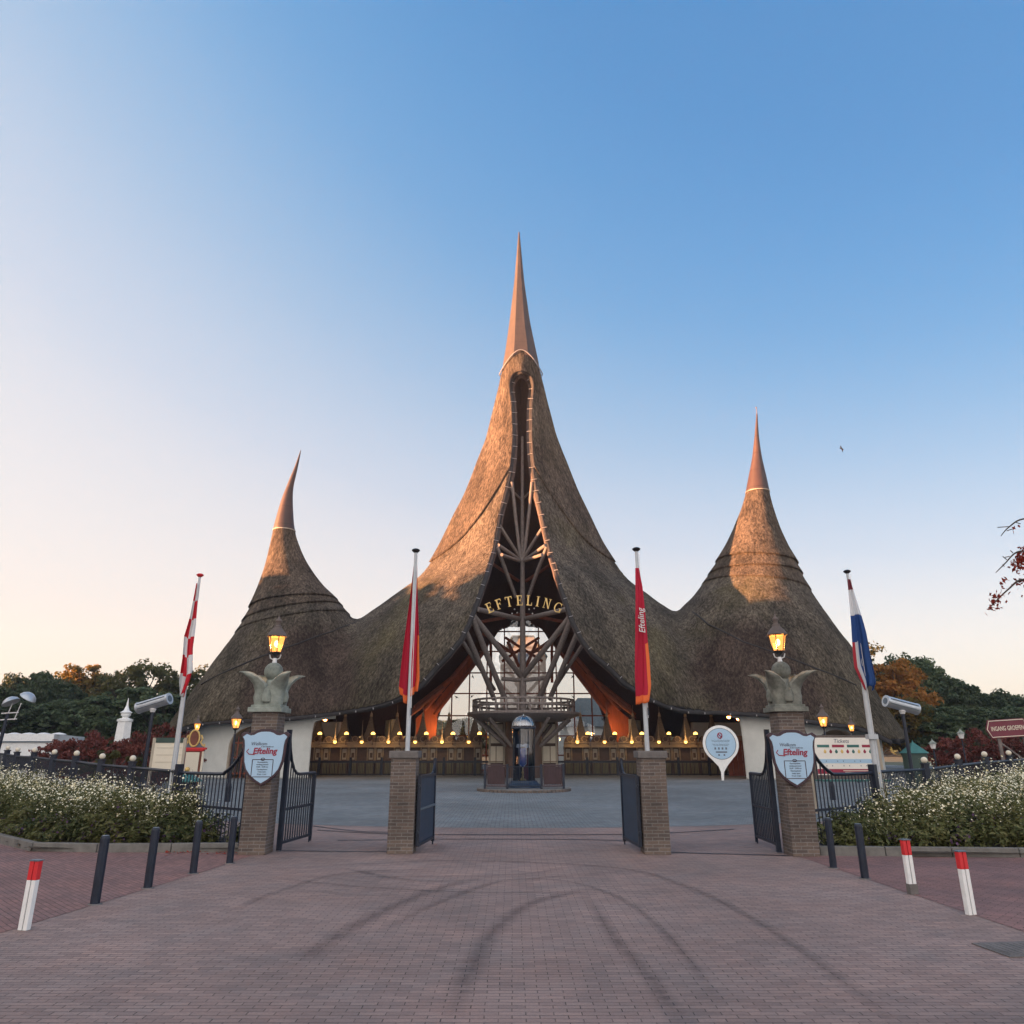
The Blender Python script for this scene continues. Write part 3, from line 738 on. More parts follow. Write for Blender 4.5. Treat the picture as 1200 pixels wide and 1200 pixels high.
for c, w in zip(word, wid):
    b = MB(); mid = s0 + w*H/2; a = mid/Ra; s0 += (w+gap)*H
    M = Matrix.Translation(Vector((Ra*math.sin(a), 0, Ra*(math.cos(a)-1)))) @ Matrix.Rotation(a, 4, 'Y') @ Matrix.Scale(H, 4) @ Matrix.Translation(Vector((-w/2, 0, -0.5)))
    if c == 'N':
        for (x0,z0,x1,z1) in [(.10,0,.16,1),(.58,0,.64,1),(0,0,.26,.045),(.0,.955,.2,1),(.48,.955,.74,1)]: b.box(((x0+x1)/2,0,(z0+z1)/2),(x1-x0,.12,z1-z0), M=M)
        b.prism([(.08,1),(.24,1),(.66,0),(.56,0)], -.055, .055, 0, M)
    elif c == 'G':
        P = [];
        for k in range(25):
            t = R(50) + R(275)*k/24; P.append((.38+.38*math.cos(t), .5+.5*math.sin(t)))
        q = [(.38+(.38-.13*(0.35+.65*abs(math.sin((R(50)+R(275)*k/24)/2)) ))*math.cos(R(50)+R(275)*k/24), .5+.44*math.sin(R(50)+R(275)*k/24)) for k in range(25)]
        for k in range(24): b.prism([P[k], P[k+1], q[k+1], q[k]], -.06, .06, 0, M)
        for (x0,z0,x1,z1) in [(.58,.06,.72,.45),(.46,.41,.80,.46),(.60,.72,.65,.98)]: b.box(((x0+x1)/2,0,(z0+z1)/2),(x1-x0,.12,z1-z0), M=M)
    else:
        for k, (x0,z0,x1,z1) in enumerate(letter_strokes(c)[0]): b.box(((x0+x1)/2,0.001*k,(z0+z1)/2),(x1-x0,.12,z1-z0), M=M)
    b.build('letter', MT['gold'], SIGN)
for (u, v) in ((603,714),(606,718),(620,714),(624,719),(626,713),(600,719)):
    b = MB(); p = at(u, v, 53.4); b.sphere(p, 0.06, 8, 6); b.build('bulb', MT['whitemetal'], BLD)
# ------------------------------------------------------------------ ground
def sheet(name, poly, z, m, kind='structure'):
    b = MB(); b.add([(x, y, z) for x, y in poly], [tuple(range(len(poly)))], 0)
    return tag(b.build(name, MT[m]), kind=kind)
sheet('ground', [(-250,-120),(300,-120),(300,330),(-250,330)], -0.03, 'grass')
sheet('road', [(-45,-12),(45,-12),(45,34),(-45,34)], 0.0, 'road')
pc = (0.4, 37.6, 18.7)
arc = [(pc[0]-pc[2]*math.cos(PI*k/60), pc[1]-pc[2]*math.sin(PI*k/60)) for k in range(61)]
sheet('plaza', [(-45,37.6)] + arc + [(45,37.6),(45,95),(-45,95)], 0.004, 'plaza')
sheet('sidewalk_left' , [(-4.62,14.4),(-4.75,12.5),(-5.32,8.0),(-6.1,2.5),(-6.6,-2),(-30,-2),(-30,30),(-20,26),(-10.4,15.9),(-8.9,14.7)], 0.004, 'walk').name = 'sidewalk'
sheet('sidewalk', [(5.05,14.1),(8.9,13.85),(14,13.5),(30,13),(30,-2),(6.0,-2),(5.7,2.5),(5.33,8.0),(5.2,11)], 0.004, 'walk')
# tyre marks: thin decals on the clinker
def tyre_mat():
    m, t, b = nt('tyre rubber'); out = t.nodes['Material Output']
    b.inputs['Base Color'].default_value = (0.035,0.03,0.035,1); b.inputs['Roughness'].default_value = 0.8
    uv = nn(t, 'ShaderNodeUVMap'); sx = nn(t, 'ShaderNodeSeparateXYZ'); t.links.new(uv.outputs[0], sx.inputs[0])
    a = ramp(t, sx.outputs[1], 0.0, 0.5); a.node.color_ramp.elements.new(1.0).color = (0,0,0,1)
    n = ramp(t, ntex(t, coords(t), 7.0, 8, 0.8), 0.34, 0.66, (0.1,)*3, (1.0,)*3)
    e = ramp(t, sx.outputs[0], 0.0, 0.25); e.node.color_ramp.elements.new(0.8).color = (1,1,1,1); e.node.color_ramp.elements.new(1.0).color = (0,0,0,1)
    f = mixc(t, 1.0, mixc(t, 1.0, a, n, 'MULTIPLY'), e, 'MULTIPLY')
    sc = nn(t, 'ShaderNodeMath', operation='MULTIPLY'); sc.inputs[1].default_value = 0.42; t.links.new(f, sc.inputs[0])
    tr = nn(t, 'ShaderNodeBsdfTransparent'); mx = nn(t, 'ShaderNodeMixShader')
    t.links.new(sc.outputs[0], mx.inputs[0]); t.links.new(tr.outputs[0], mx.inputs[1]); t.links.new(b.outputs[0], mx.inputs[2]); t.links.new(mx.outputs[0], out.inputs[0])
    return m
MT['tyre'] = tyre_mat()
def smooth_path(P, n=10):
    P = [P[0]] + list(P) + [P[-1]]; out = []
    for i in range(1, len(P)-2):
        p0, p1, p2, p3 = P[i-1:i+3]
        for k in range(n):
            t = k/n; out.append(0.5*((2*p1) + (p2-p0)*t + (2*p0-5*p1+4*p2-p3)*t*t + (3*p1-p0-3*p2+p3)*t**3))
    out.append(P[-2]); return out
def decal(pts, w, z, name='tyre_mark', m='tyre'):
    P = smooth_path([gnd(u, v) for u, v in pts]); n = len(P); V = []; UV = []
    for i, p in enumerate(P):
        d = (P[min(i+1,n-1)] - P[max(i-1,0)]); d = Vector((d.x, d.y, 0)).normalized(); s = Vector((-d.y, d.x, 0))
        V += [p - s*w/2 + Vector((0,0,z)), p + s*w/2 + Vector((0,0,z))]; UV += [(i/(n-1), 0), (i/(n-1), 1)]
    me = bpy.data.meshes.new(name); F = [(2*i, 2*i+2, 2*i+3, 2*i+1) for i in range(n-1)]
    me.from_pydata([tuple(v) for v in V], [], F); uvl = me.uv_layers.new(name='UVMap')
    for lp_ in me.loops: uvl.data[lp_.index].uv = UV[lp_.vertex_index]
    return tag(link(name, me, MT[m]), kind='structure')
z8 = lambda P: [(300+x/2, 940+y/2) for x, y in P]
marks = [(z8([(60,400),(150,340),(250,280),(400,212),(530,178)]), .5), (z8([(440,540),(475,450),(510,380),(560,300),(640,240),(720,218),(805,205)]), .45),
 (z8([(765,215),(800,260),(840,320),(900,385),(960,465),(1000,530)]), .35), (z8([(80,155),(250,146),(450,138),(700,145),(880,160),(1000,195),(1120,250),(1250,330),(1400,440),(1500,530)]), .32),
 (z8([(40,180),(250,200),(500,213),(760,212)]), .22), (z8([(165,148),(300,175),(400,186),(530,184)]), .35), (z8([(200,178),(380,176),(600,172),(740,155)]), .2),
 (z8([(280,310),(420,240),(560,190),(660,180),(860,165)]), .28), (z8([(640,180),(740,190),(860,230),(980,330),(1080,470)]), .22), (z8([(-60,260),(40,215),(200,170),(400,160)]), .25)]
for i, (P, w) in enumerate(marks): decal(P, w*0.62, 0.006+0.0012*i)
for i, P in enumerate([[(395,985),(470,984),(540,983.5),(680,984),(742,986)], [(330,997),(400,998),(455,998)], [(785,999),(850,1001),(925,1003)], [(366,968),(430,975),(500,974)], [(372,973),(460,977.5),(600,978.5),(750,977.5),(860,972)]]):
    b = MB(); Q = smooth_path([gnd(u, v) for u, v in P], 8); n = len(Q)
    for k in range(n-1): pass
    V = []; 
    for k, p in enumerate(Q):
        d = (Q[min(k+1,n-1)]-Q[max(k-1,0)]).normalized(); s = Vector((-d.y, d.x, 0)); V += [p - s*0.04 + Vector((0,0,.005+.001*i)), p + s*0.04 + Vector((0,0,.005+.001*i))]
    b.add(V, [(2*k, 2*k+2, 2*k+3, 2*k+1) for k in range(n-1)]); tag(b.build('drain_slot', MT['iron']), kind='structure')
# manhole cover
p = gnd(1186, 1113); MH = empty('manhole_cover', (p.x+.1, p.y, 0.004), R(6), 'rectangular iron manhole cover set in the red clinker pavement', 'manhole cover')
b = MB(); b.box((0,0,0.003), (0.66,0.50,0.008)); b.build('frame', MT['cap'], MH)
b = MB(); b.box((0,0,0.006), (0.58,0.42,0.008))
for k in range(9): b.box((-0.25+k*0.0625, 0, 0.011), (0.03,0.36,0.004))
b.build('lid', MT['cap'], MH)

# ------------------------------------------------------------------ flower beds
BL = [(-4.95,14.72),(-7.6,14.6),(-8.9,14.8),(-10.4,16.1),(-14,19.6),(-21,26.5),(-18.8,29.0),(-16.4,25.2),(-12.4,21.2),(-8.9,18.2),(-7.2,16.5),(-5.0,15.0)]
BR = [(5.5,14.25),(8.9,14.0),(14,13.7),(19,13.4),(21,19),(18.5,25.5),(15.9,23.0),(12.3,19.9),(9.4,17.8),(7.7,16.3),(5.6,14.8)]
def dist_poly(x, y, P):
    best = 9e9
    for (x0,y0),(x1,y1) in zip(P, P[1:]):
        dx, dy = x1-x0, y1-y0; t = max(0, min(1, ((x-x0)*dx+(y-y0)*dy)/(dx*dx+dy*dy))); best = min(best, math.hypot(x-x0-t*dx, y-y0-t*dy))
    return best
def inside(x, y, P):
    c = False
    for (x0,y0),(x1,y1) in zip(P, P[1:]+P[:1]):
        if (y0 > y) != (y1 > y) and x < (x1-x0)*(y-y0)/(y1-y0)+x0: c = not c
    return c
FRONT = {id(BL): BL[:6], id(BR): BR[:4]}
def berm(x, y, P): return 0.06 + 0.10*min(3.4, dist_poly(x, y, FRONT[id(P)]))
for P, nm in ((BL,'l'),(BR,'r')):
    fr = FRONT[id(P)]
    b = MB(); n = len(P)
    # soil surface as a fine grid clipped to the outline
    xs = [p[0] for p in P]; ys = [p[1] for p in P]; st = 0.5; gx0, gy0 = min(xs)-.5, min(ys)-.5
    nx, ny = int((max(xs)-gx0)/st)+2, int((max(ys)-gy0)/st)+2
    for i in range(nx):
        for j in range(ny):
            q = [(gx0+(i+a)*st, gy0+(j+c)*st) for a, c in ((0,0),(1,0),(1,1),(0,1))]
            if all(inside(*k, P) or dist_poly(k[0], k[1], P+P[:1]) < 0.25 for k in q) : b.add([(k[0], k[1], berm(k[0], k[1], P)) for k in q], [(0,1,2,3)])
    tag(b.build('planting_soil', MT['soil']), kind='structure')
    b = MB()
    for (x0,y0),(x1,y1) in zip(fr, fr[1:]):
        L = math.hypot(x1-x0, y1-y0); a = math.atan2(y1-y0, x1-x0); n = max(1, int(L/0.9))
        for k in range(n):
            t = (k+.5)/n; b.box((x0+(x1-x0)*t, y0+(y1-y0)*t, 0.07), (L/n-0.012, 0.13, 0.16), a)
    tag(b.build('kerb', MT['kerb'], bevel=0.012), kind='structure')
def leaf_quads(C, N, size, asp=0.55, droop=0.0):
    """C: centres Nx3, N: rough normals Nx3 -> quads"""
    n = len(C); a = RNG.normal(size=(n,3)); a /= np.linalg.norm(a, axis=1)[:, None]
    t = np.cross(N, a); t /= np.linalg.norm(t, axis=1)[:, None]+1e-9; bt = np.cross(N, t); bt /= np.linalg.norm(bt, axis=1)[:, None]+1e-9
    s = size*RNG.uniform(0.6, 1.3, n)[:, None]
    V = np.stack([C - t*s, C - bt*s*asp + N*s*0.15, C + t*s, C + bt*s*asp + N*s*0.15], 1).reshape(-1,3)
    return V
MT['seedhead'] = mat('dry seed head', (0.44,0.38,0.2), 0.9, 0, 0.3, 9); MT['stem'] = mat('thin stem', (0.16,0.17,0.07), 0.9, 0, 0.3, 5)
def bed(P, dens, label):
    xs = [p[0] for p in P]; ys = [p[1] for p in P]; Ls = []; Ns = []; Fl = []; Pu = []; St = []
    area = (max(xs)-min(xs))*(max(ys)-min(ys)); cnt = 0
    for _ in range(int(area*dens)):
        x, y = random.uniform(min(xs), max(xs)), random.uniform(min(ys), max(ys))
        if not inside(x, y, P): continue
        d = dist_poly(x, y, FRONT[id(P)])
        if d < 0.12: continue
        z0 = berm(x, y, P); clump = 0.5+0.5*math.sin(x*1.9+1.3*math.sin(y*1.7))*math.cos(y*1.3+x*0.4)
        h = (0.30 + 0.45*min(1, d/0.8) + 0.25*min(1, d/2.5))*(0.72+0.34*clump)*random.uniform(0.72,1.22)
        if P is BL and x > -6.2: h *= 0.75
        if P is BR and x < 7.0: h *= 0.72
        if P is BL and x > -13 and d > 2.0: h *= 0.78
        if d > 0.8: h *= 0.86 - 0.10*min(1, max(0, d-1.2))
        h *= random.choice((1,1,1,.8,1.15))
        rad = random.uniform(.12,.26); k = 34
        tt = RNG.uniform(0.02, 1, k)**0.8; ang = RNG.uniform(0, 2*PI, k); rr = rad*(0.4+0.6*tt)*RNG.uniform(.2,1,k)
        C = np.stack([x+rr*np.cos(ang), y+rr*np.sin(ang), z0+h*tt*0.95], 1); Ls.append(C)
        N = np.stack([np.cos(ang)*.6, np.sin(ang)*.6, np.full(k,.9)], 1) + RNG.normal(0,.4,(k,3)); Ns.append(N)
        if d > 0.55 and random.random() < (0.35 if d < 0.9 else 0.92):
            m = int(random.uniform(14, 30)*(0.5+0.8*clump))
            ang = RNG.uniform(0, 2*PI, m); rr = rad*1.15*np.sqrt(RNG.uniform(0,1,m))
            hd = np.stack([x+rr*np.cos(ang), y+rr*np.sin(ang), z0+h*(.60+.68*RNG.uniform(0,1,m)**1.5)], 1); Fl.append(hd)
            for q in hd[:5]: St.append((x+(q[0]-x)*.3, y+(q[1]-y)*.3, z0+h*.35, q[0], q[1], q[2]))
        elif d < 0.8 and random.random() < 0.18:
            m = 14; ang = RNG.uniform(0, 2*PI, m); rr = .12*np.sqrt(RNG.uniform(0,1,m)); Pu.append(np.stack([x+rr*np.cos(ang), y+rr*np.sin(ang), z0+h*RNG.uniform(.3,.75,m)], 1))
        cnt += 1
    L = np.concatenate(Ls); N = np.concatenate(Ns); Fw = np.concatenate(Fl); N2 = RNG.normal(0,.35,Fw.shape) + np.array([0,-.45,.8])
    V1 = leaf_quads(L, N/np.linalg.norm(N,axis=1)[:,None], 0.062, 0.38); V2 = leaf_quads(Fw, N2/np.linalg.norm(N2,axis=1)[:,None], 0.0155, 0.95); sel = np.repeat(RNG.uniform(.55,1.55,len(Fw)), 4)[:,None]; ctr = np.repeat(Fw, 4, 0); V2 = ctr + (V2-ctr)*sel
    V = [V1, V2]; mi = [0]*(len(V1)//4) + [(1 if r_ < .72 else 3) for r_ in RNG.uniform(0,1,len(V2)//4)]
    S_ = np.array(St); wv = np.array([0.0035,0,0]); V4 = np.stack([S_[:,:3]-wv, S_[:,:3]+wv, S_[:,3:]+wv*.6, S_[:,3:]-wv*.6], 1).reshape(-1,3); V.append(V4); mi += [4]*len(S_)
    if Pu:
        U = np.concatenate(Pu); N3 = RNG.normal(0,.6,U.shape)+np.array([0,0,.5]); V3 = leaf_quads(U, N3/np.linalg.norm(N3,axis=1)[:,None], 0.03, 0.8); V.append(V3); mi += [2]*(len(V3)//4)
    V = np.concatenate(V); Fc = np.arange(len(V)).reshape(-1,4)
    return tag(np_mesh('flowering_plants', V, Fc, [MT['leaf_bed'], MT['flower'], MT['flower_purple'], MT['seedhead'], MT['stem']], mi=mi), label, 'flower bed', kind='stuff')
bed(BL, 46, 'bed of white flowering asters in front of the fence left of the gate')
bed(BR, 46, 'bed of white flowering asters in front of the fence right of the gate')

# ------------------------------------------------------------------ gate pillars
def text_obj(s, size, name, m, parent, loc, rot=(PI/2,0,0), shear=0.0, ext=0.003, align='CENTER', offset=0.0, space=1.0):
    cu = bpy.data.curves.new(name, 'FONT'); cu.body = s; cu.size = size; cu.align_x = align; cu.align_y = 'CENTER'; cu.extrude = ext; cu.shear = shear; cu.offset = offset; cu.space_character = space; cu.resolution_u = 3
    o = bpy.data.objects.new('tmp', cu); COL.objects.link(o); dg = bpy.context.evaluated_depsgraph_get(); dg.update()
    me = bpy.data.meshes.new_from_object(o.evaluated_get(dg)); bpy.data.objects.remove(o); me.name = name
    me.materials.clear(); q = link(name, me, MT[m], parent, loc); q.rotation_euler = rot
    return q
def lantern(parent, z0, s=1.0, loc=(0,0), glassm='lampglass'):
    """hexagonal street lantern; z0 = underside of the cage"""
    L = empty('lantern', (loc[0], loc[1], z0)); L.parent = parent
    b = MB(); b.lathe([(0.03,-0.2),(0.035,-0.08),(0.10,-0.04),(0.115,0.0),(0.05,0.012)], 6)
    for k in range(6):
        a = 2*PI*k/6; b.tube([(0.118*math.cos(a),0.118*math.sin(a),0),(0.20*math.cos(a),0.20*math.sin(a),0.36)], 0.011, 5)
    for zz, rr in ((0.0,0.118),(0.36,0.20)): b.tube([(rr*math.cos(2*PI*k/6), rr*math.sin(2*PI*k/6), zz) for k in range(6)], 0.014, 5, closed=True)
    b.build('cage', MT['black'], L)
    b = MB(); b.lathe([(0.112,0.005),(0.190,0.355)], 6); b.build('glass', MT['lampglass_shell'], L)
    b = MB(); b.lathe([(0.225,0.36),(0.235,0.375),(0.17,0.47),(0.10,0.545),(0.085,0.57),(0.09,0.60),(0.055,0.62),(0.05,0.68),(0.075,0.715),(0.07,0.75),(0.03,0.78),(0.012,0.85),(0.0001,0.87)], 12); b.build('cap', MT['ridge'], L, smooth=40)
    b = MB(); b.sphere((0,0,0.2), 0.05, 10, 8, sz=1.5); b.build('bulb', MT['bulb'], L, smooth=80)
    L.scale = (s, s, s); return L
def lamp_shell():
    m, t, b = nt('amber lantern glass'); out = t.nodes['Material Output']
    tr = nn(t, 'ShaderNodeBsdfTransparent', i_Color=(1,0.80,0.5,1)); em = nn(t, 'ShaderNodeEmission', i_Color=(1,0.36,0.09,1), i_Strength=0.15)
    gl = nn(t, 'ShaderNodeBsdfGlossy', i_Roughness=0.05); a = nn(t, 'ShaderNodeAddShader'); mx = nn(t, 'ShaderNodeMixShader'); mx.inputs[0].default_value = 0.08
    t.links.new(tr.outputs[0], a.inputs[0]); t.links.new(em.outputs[0], a.inputs[1]); t.links.new(a.outputs[0], mx.inputs[1]); t.links.new(gl.outputs[0], mx.inputs[2]); t.links.new(mx.outputs[0], out.inputs[0]); return m
MT['lampglass_shell'] = lamp_shell()
def lamp_light(loc, w, col=(1,0.55,0.22), rad=0.06):
    l = bpy.data.lights.new('lamp_light', 'POINT'); l.energy = w*0.75; l.color = col; l.shadow_soft_size = rad
    o = bpy.data.objects.new('lamp_light', l); COL.objects.link(o); o.location = loc; return o

def petal(b, ang, s, m=0, big=True):
    """upright acanthus-like leaf curling outward at the top"""
    M = Matrix.Rotation(ang, 4, 'Z')
    prof = [(0.25,0.0,0.11),(0.25,0.11,0.13),(0.25,0.24,0.145),(0.30,0.36,0.145),(0.41,0.465,0.11),(0.53,0.53,0.05),(0.60,0.55,0.008)]
    V = []; F = []
    n = 6
    for r, z, w in prof:
        for k in range(n+1):
            q = -1 + 2*k/n; V.append(M @ Vector((s*(r - 0.09*(1-q*q)*-1*0.6 - 0.05*q*q), s*w*q*1.15, s*z)))
    off = len(V)
    for r, z, w in prof:
        for k in range(n+1):
            q = -1 + 2*k/n; V.append(M @ Vector((s*(r - 0.09*(1-q*q)*-1*0.6 - 0.05*q*q - 0.075), s*w*q*1.0, s*(z + (0.015 if z > .5 else 0)))))
    m1 = n+1; L = len(prof)
    for i in range(L-1):
        for k in range(n):
            a = i*m1+k; F.append((a, a+1, a+m1+1, a+m1)); F.append((off+a, off+a+m1, off+a+m1+1, off+a+1))
        for k in (0, n): a = i*m1+k; F.append((a, a+m1, off+a+m1, off+a))
    for k in range(n): a = (L-1)*m1+k; F.append((a, a+1, off+a+1, off+a))
    b.add(V, F, m)
def crowned_pillar(x, y, m, label, a0, w=0.48, d=0.48):
    T = empty('gate_pillar', (x, y, 0), 0, label, 'gate pillar', 'crowned gate pillars')
    b = MB(); b.box((0,0,1.235), (w,d,2.47)); b.build('shaft', MT['brick'], T, bevel=0.008)
    C_ = MB(); C_.box((0,0,2.51), (w+0.16,d+0.16,0.09)); C_.box((0,0,2.575), (w+0.08,d+0.08,0.05)); C_.build('capital', MT[m], T, bevel=0.012)
    for k in range(4):
        b = MB(); petal(b, a0 + k*PI/2, 1.08); o = b.build('stone_leaf', MT[m], T, loc=(0,0,2.60), smooth=50)
    b = MB()
    for k in range(4):
        a = a0 + PI/4 + k*PI/2; b.lathe([(0.0001,0.02),(0.085,0.06),(0.105,0.16),(0.075,0.27),(0.03,0.33),(0.0001,0.36)], 10, (0.24*math.cos(a),0.24*math.sin(a),2.60))
    b.lathe([(0.26,2.6),(0.20,2.75),(0.13,2.95),(0.12,3.08)], 12); b.build('bud', MT[m], T, smooth=50)
    b = MB(); b.sphere((0,0,3.24), 0.178, 24, 14); b.build('ball', MT[m], T, smooth=80)
    b = MB(); b.tube([(0,0,3.38),(0,0,3.50)], [0.05,0.035], 10)
    for s in (-1,1): b.tube([(0,0,3.46),(0.09*s,0,3.50),(0.11*s,0,3.57)], 0.012, 6)
    b.build('lamp_stem', MT['whitemetal'], T, smooth=60)
    lantern(T, 3.61, 0.86); lamp_light((x, y, 3.78), 14)
    return T
crowned_pillar(-4.66, 14.45, 'stone', 'brick gate pillar with pale green stone crown and lit lantern, left of the entrance', PI/4)
crowned_pillar(5.19, 14.25, 'stone_dark', 'brick gate pillar with dark lichened stone crown and amber lantern, right of the entrance', PI/4)
def short_pillar(x, y, label):
    T = empty('gate_pillar', (x, y, 0), 0, label, 'gate pillar', 'short flagpole pillars')
    b = MB(); b.box((0,0,0.82), (0.47,0.47,1.64)); b.build('shaft', MT['brick'], T, bevel=0.008)
    b = MB(); b.box((0,0,1.705), (0.55,0.55,0.13)); b.box((0,0,1.655), (0.50,0.50,0.035)); b.build('capstone', MT['cap'], T, bevel=0.012)
short_pillar(-2.03, 14.6, 'short brick pillar with stone cap under the left red banner')
short_pillar(2.62, 14.5, 'short brick pillar with stone cap under the right red banner')

# ------------------------------------------------------------------ shield signs
def shield_outline(w, h, n=14):
    P = []
    for k in range(n+1):                                    # right half from the top centre to the tip
        t = k/n
        P.append(t)
    top = [(0,0.5),(0.10,0.497),(0.18,0.475),(0.25,0.435),(0.33,0.425),(0.42,0.455),(0.5,0.40)]
    side = [(0.455,0.33),(0.435,0.22),(0.43,0.08),(0.41,-0.08),(0.355,-0.23),(0.26,-0.34),(0.13,-0.43),(0.0,-0.5)]
    r = top+side
    return [(x*w, z*h) for x, z in r] + [(-x*w, z*h) for x, z in reversed(r[1:-1])]
def shield(x, y, z, label):
    T = empty('welcome_sign', (x, y, z), 0, label, 'sign', 'shield signs on the gate pillars')
    b = MB(); b.prism(shield_outline(0.92, 1.0), -0.02, 0.03); b.build('frame', MT['darkframe'], T, bevel=0.01)
    b = MB(); b.prism(shield_outline(0.82, 0.90), -0.028, -0.018); b.build('face', MT['signblue'], T)
    text_obj('Welkom', 0.085, 'greeting_text', 'signtext', T, (-0.10,-0.031,0.235), shear=0.2)
    text_obj('in de wereld van', 0.035, 'greeting_text', 'signtext', T, (0.06,-0.031,0.185))
    text_obj('Efteling', 0.15, 'title_text', 'crimson', T, (0.02,-0.032,0.105), shear=0.15, offset=0.004)
    b = MB(); b.tube([(-0.28,-0.031,0.145),(-0.315,-0.031,0.10),(-0.27,-0.031,0.055),(-0.16,-0.031,0.045)], 0.009, 5); b.build('flourish', MT['crimson'], T)
    b = MB()
    for (x0,x1,z0,z1) in ((-.19,.19,-.035,-.047),(-.19,.19,-.335,-.347)): b.box(((x0+x1)/2,-.030,(z0+z1)/2), (x1-x0,.004,.012))
    for xx in (-.19,.19): b.box((xx,-.0305,-.191), (.012,.005,.30))
    b.tube([(0.035*math.cos(k*PI/5),-.032,-.035+.022*math.sin(k*PI/5)) for k in range(10)], .006, 5, closed=True)
    b.build('notice_frame', MT['darkframe'], T)
    for k, s in enumerate(('Openingstijden','vandaag geopend','10.00 - 18.00 uur','Opening hours','today open','10 am - 6 pm')):
        text_obj(s, 0.032, 'notice_text', 'signtext', T, (0,-0.031,-0.085-k*0.042))
shield(-4.58, 14.12, 1.66, 'pale blue shield sign on the pale crowned brick pillar left of the gate')
shield(5.12, 13.92, 1.64, 'pale blue shield sign on the lichened crowned brick pillar right of the gate')

# ------------------------------------------------------------------ gate leaves
def bar_gate(hx, hy, fx, fy, label):
    T = empty('gate_leaf', (hx, hy, 0), math.atan2(fy-hy, fx-hx), label, 'gate', 'barred gate leaves')
    L = math.hypot(fx-hx, fy-hy)
    prof = [(0.0,2.15),(0.06,1.98),(0.13,1.78),(0.24,1.57),(0.38,1.42),(0.52,1.35),(0.68,1.33),(L,1.33)]
    zt = lambda s: float(np.interp(s, [p[0] for p in prof], [p[1] for p in prof]))
    b = MB(); b.tube([(s,0,z) for s, z in prof], 0.028, 6); b.build('top_rail', MT['iron'], T, smooth=60)
    b = MB(); b.box((L/2,0,0.14), (L,0.04,0.05)); b.box((L/2,0,0.72), (L,0.035,0.045)); b.build('cross_rail', MT['iron'], T)
    b = MB(); b.box((0,0,1.09), (0.08,0.08,2.14)); b.build('stile', MT['iron'], T); b = MB(); b.box((L,0,0.68), (0.05,0.05,1.32)); b.build('stile', MT['iron'], T); b = MB(); b.tube([(L-.05,0,0.0),(L-.05,0,.3)], .012, 5); b.build('drop_bolt', MT['iron'], T)
    n = 13
    for k in range(1, n):
        s = L*k/n; b = MB(); b.tube([(s,0,0.14),(s,0,zt(s))], 0.014, 6); b.build('bar', MT['iron'], T)
bar_gate(-4.32, 14.72, -4.14, 16.2, 'barred iron gate leaf swung open beside the pale crowned brick pillar')
bar_gate(4.87, 14.5, 4.93, 15.95, 'barred iron gate leaf swung open beside the lichened crowned brick pillar')
def sheet_gate(hx, hy, fx, fy, label):
    T = empty('gate_leaf', (hx, hy, 0), math.atan2(fy-hy, fx-hx), label, 'gate', 'solid gate leaves')
    L = math.hypot(fx-hx, fy-hy)
    b = MB(); b.box((L/2,0,0.72), (L-0.08,0.02,1.14)); b.build('panel', MT['gatepanel'], T)
    b = MB(); b.box((L/2,0,1.31), (L,0.05,0.05)); b.box((L/2,0,0.13), (L,0.05,0.05)); b.box((0,0,0.72), (0.06,0.06,1.2)); b.box((L,0,0.84), (0.06,0.06,1.56)); b.tube([(L,0,0),(L,0,.1)], .015, 6)
    b.tube([(L,0,1.62),(L-.05,0,1.48),(L-.16,0,1.36),(L-.3,0,1.32)], .022, 6); b.build('frame', MT['iron'], T)
    b = MB(); b.box((L/2,-0.02,0.74), (L,0.03,0.04)); b.build('mid_rail', MT['rail'], T)
    for z in (0.35, 1.15): b = MB(); b.tube([(-.06,0,z),(.03,0,z)], .03, 8); b.build('hinge', MT['iron'], T)
sheet_gate(-1.73, 14.5, -1.585, 15.8, 'solid navy gate leaf swung open beside the short brick pillar under the left banner')
sheet_gate(2.33, 14.4, 2.24, 15.75, 'solid navy gate leaf swung open beside the short brick pillar under the right banner')

# ------------------------------------------------------------------ fences
def swoop_fence(px_, py_, qx, qy, label):
    T = empty('fence', (px_, py_, 0), math.atan2(qy-py_, qx-px_), label, 'fence', 'curved fence wings of the gate')
    L = math.hypot(qx-px_, qy-py_)
    prof = [(0,2.30),(0.10,2.12),(0.2,1.93),(0.38,1.68),(0.6,1.50),(0.85,1.38),(1.1,1.335),(L,1.33)]
    b = MB(); b.tube([(s,0,z) for s, z in smooth2(prof)], 0.035, 6); b.build('top_rail', MT['iron'], T, smooth=60)
    b = MB(); b.box((L/2,0,0.12), (L,0.04,0.05)); b.box((L/2,0,0.72), (L,0.04,0.045)); b.build('cross_rail', MT['iron'], T)
    b = MB(); b.box((0,0,1.15), (0.06,0.06,2.3)); b.build('post', MT['iron'], T)
    b = MB(); b.box((L,0,0.75), (0.13,0.13,1.5)); b.build('post', MT['iron'], T)
    n = int(L/0.125)
    for k in range(1, n):
        s = L*k/n; z = float(np.interp(s, [p[0] for p in prof], [p[1] for p in prof])); b = MB(); b.tube([(s,0,0.05),(s,0,z)], 0.012, 6); b.build('bar', MT['iron'], T)
def smooth2(P): 
    Q = smooth_path([Vector((x, z, 0)) for x, z in P], 5); return [(q.x, q.y) for q in Q]
swoop_fence(-4.97, 14.6, -7.05, 16.3, 'iron bar fence with swooping top rail between left gate pillar and checkered flag')
swoop_fence(5.50, 14.4, 7.50, 16.0, 'iron bar fence with swooping top rail between right gate pillar and tricolour flag')
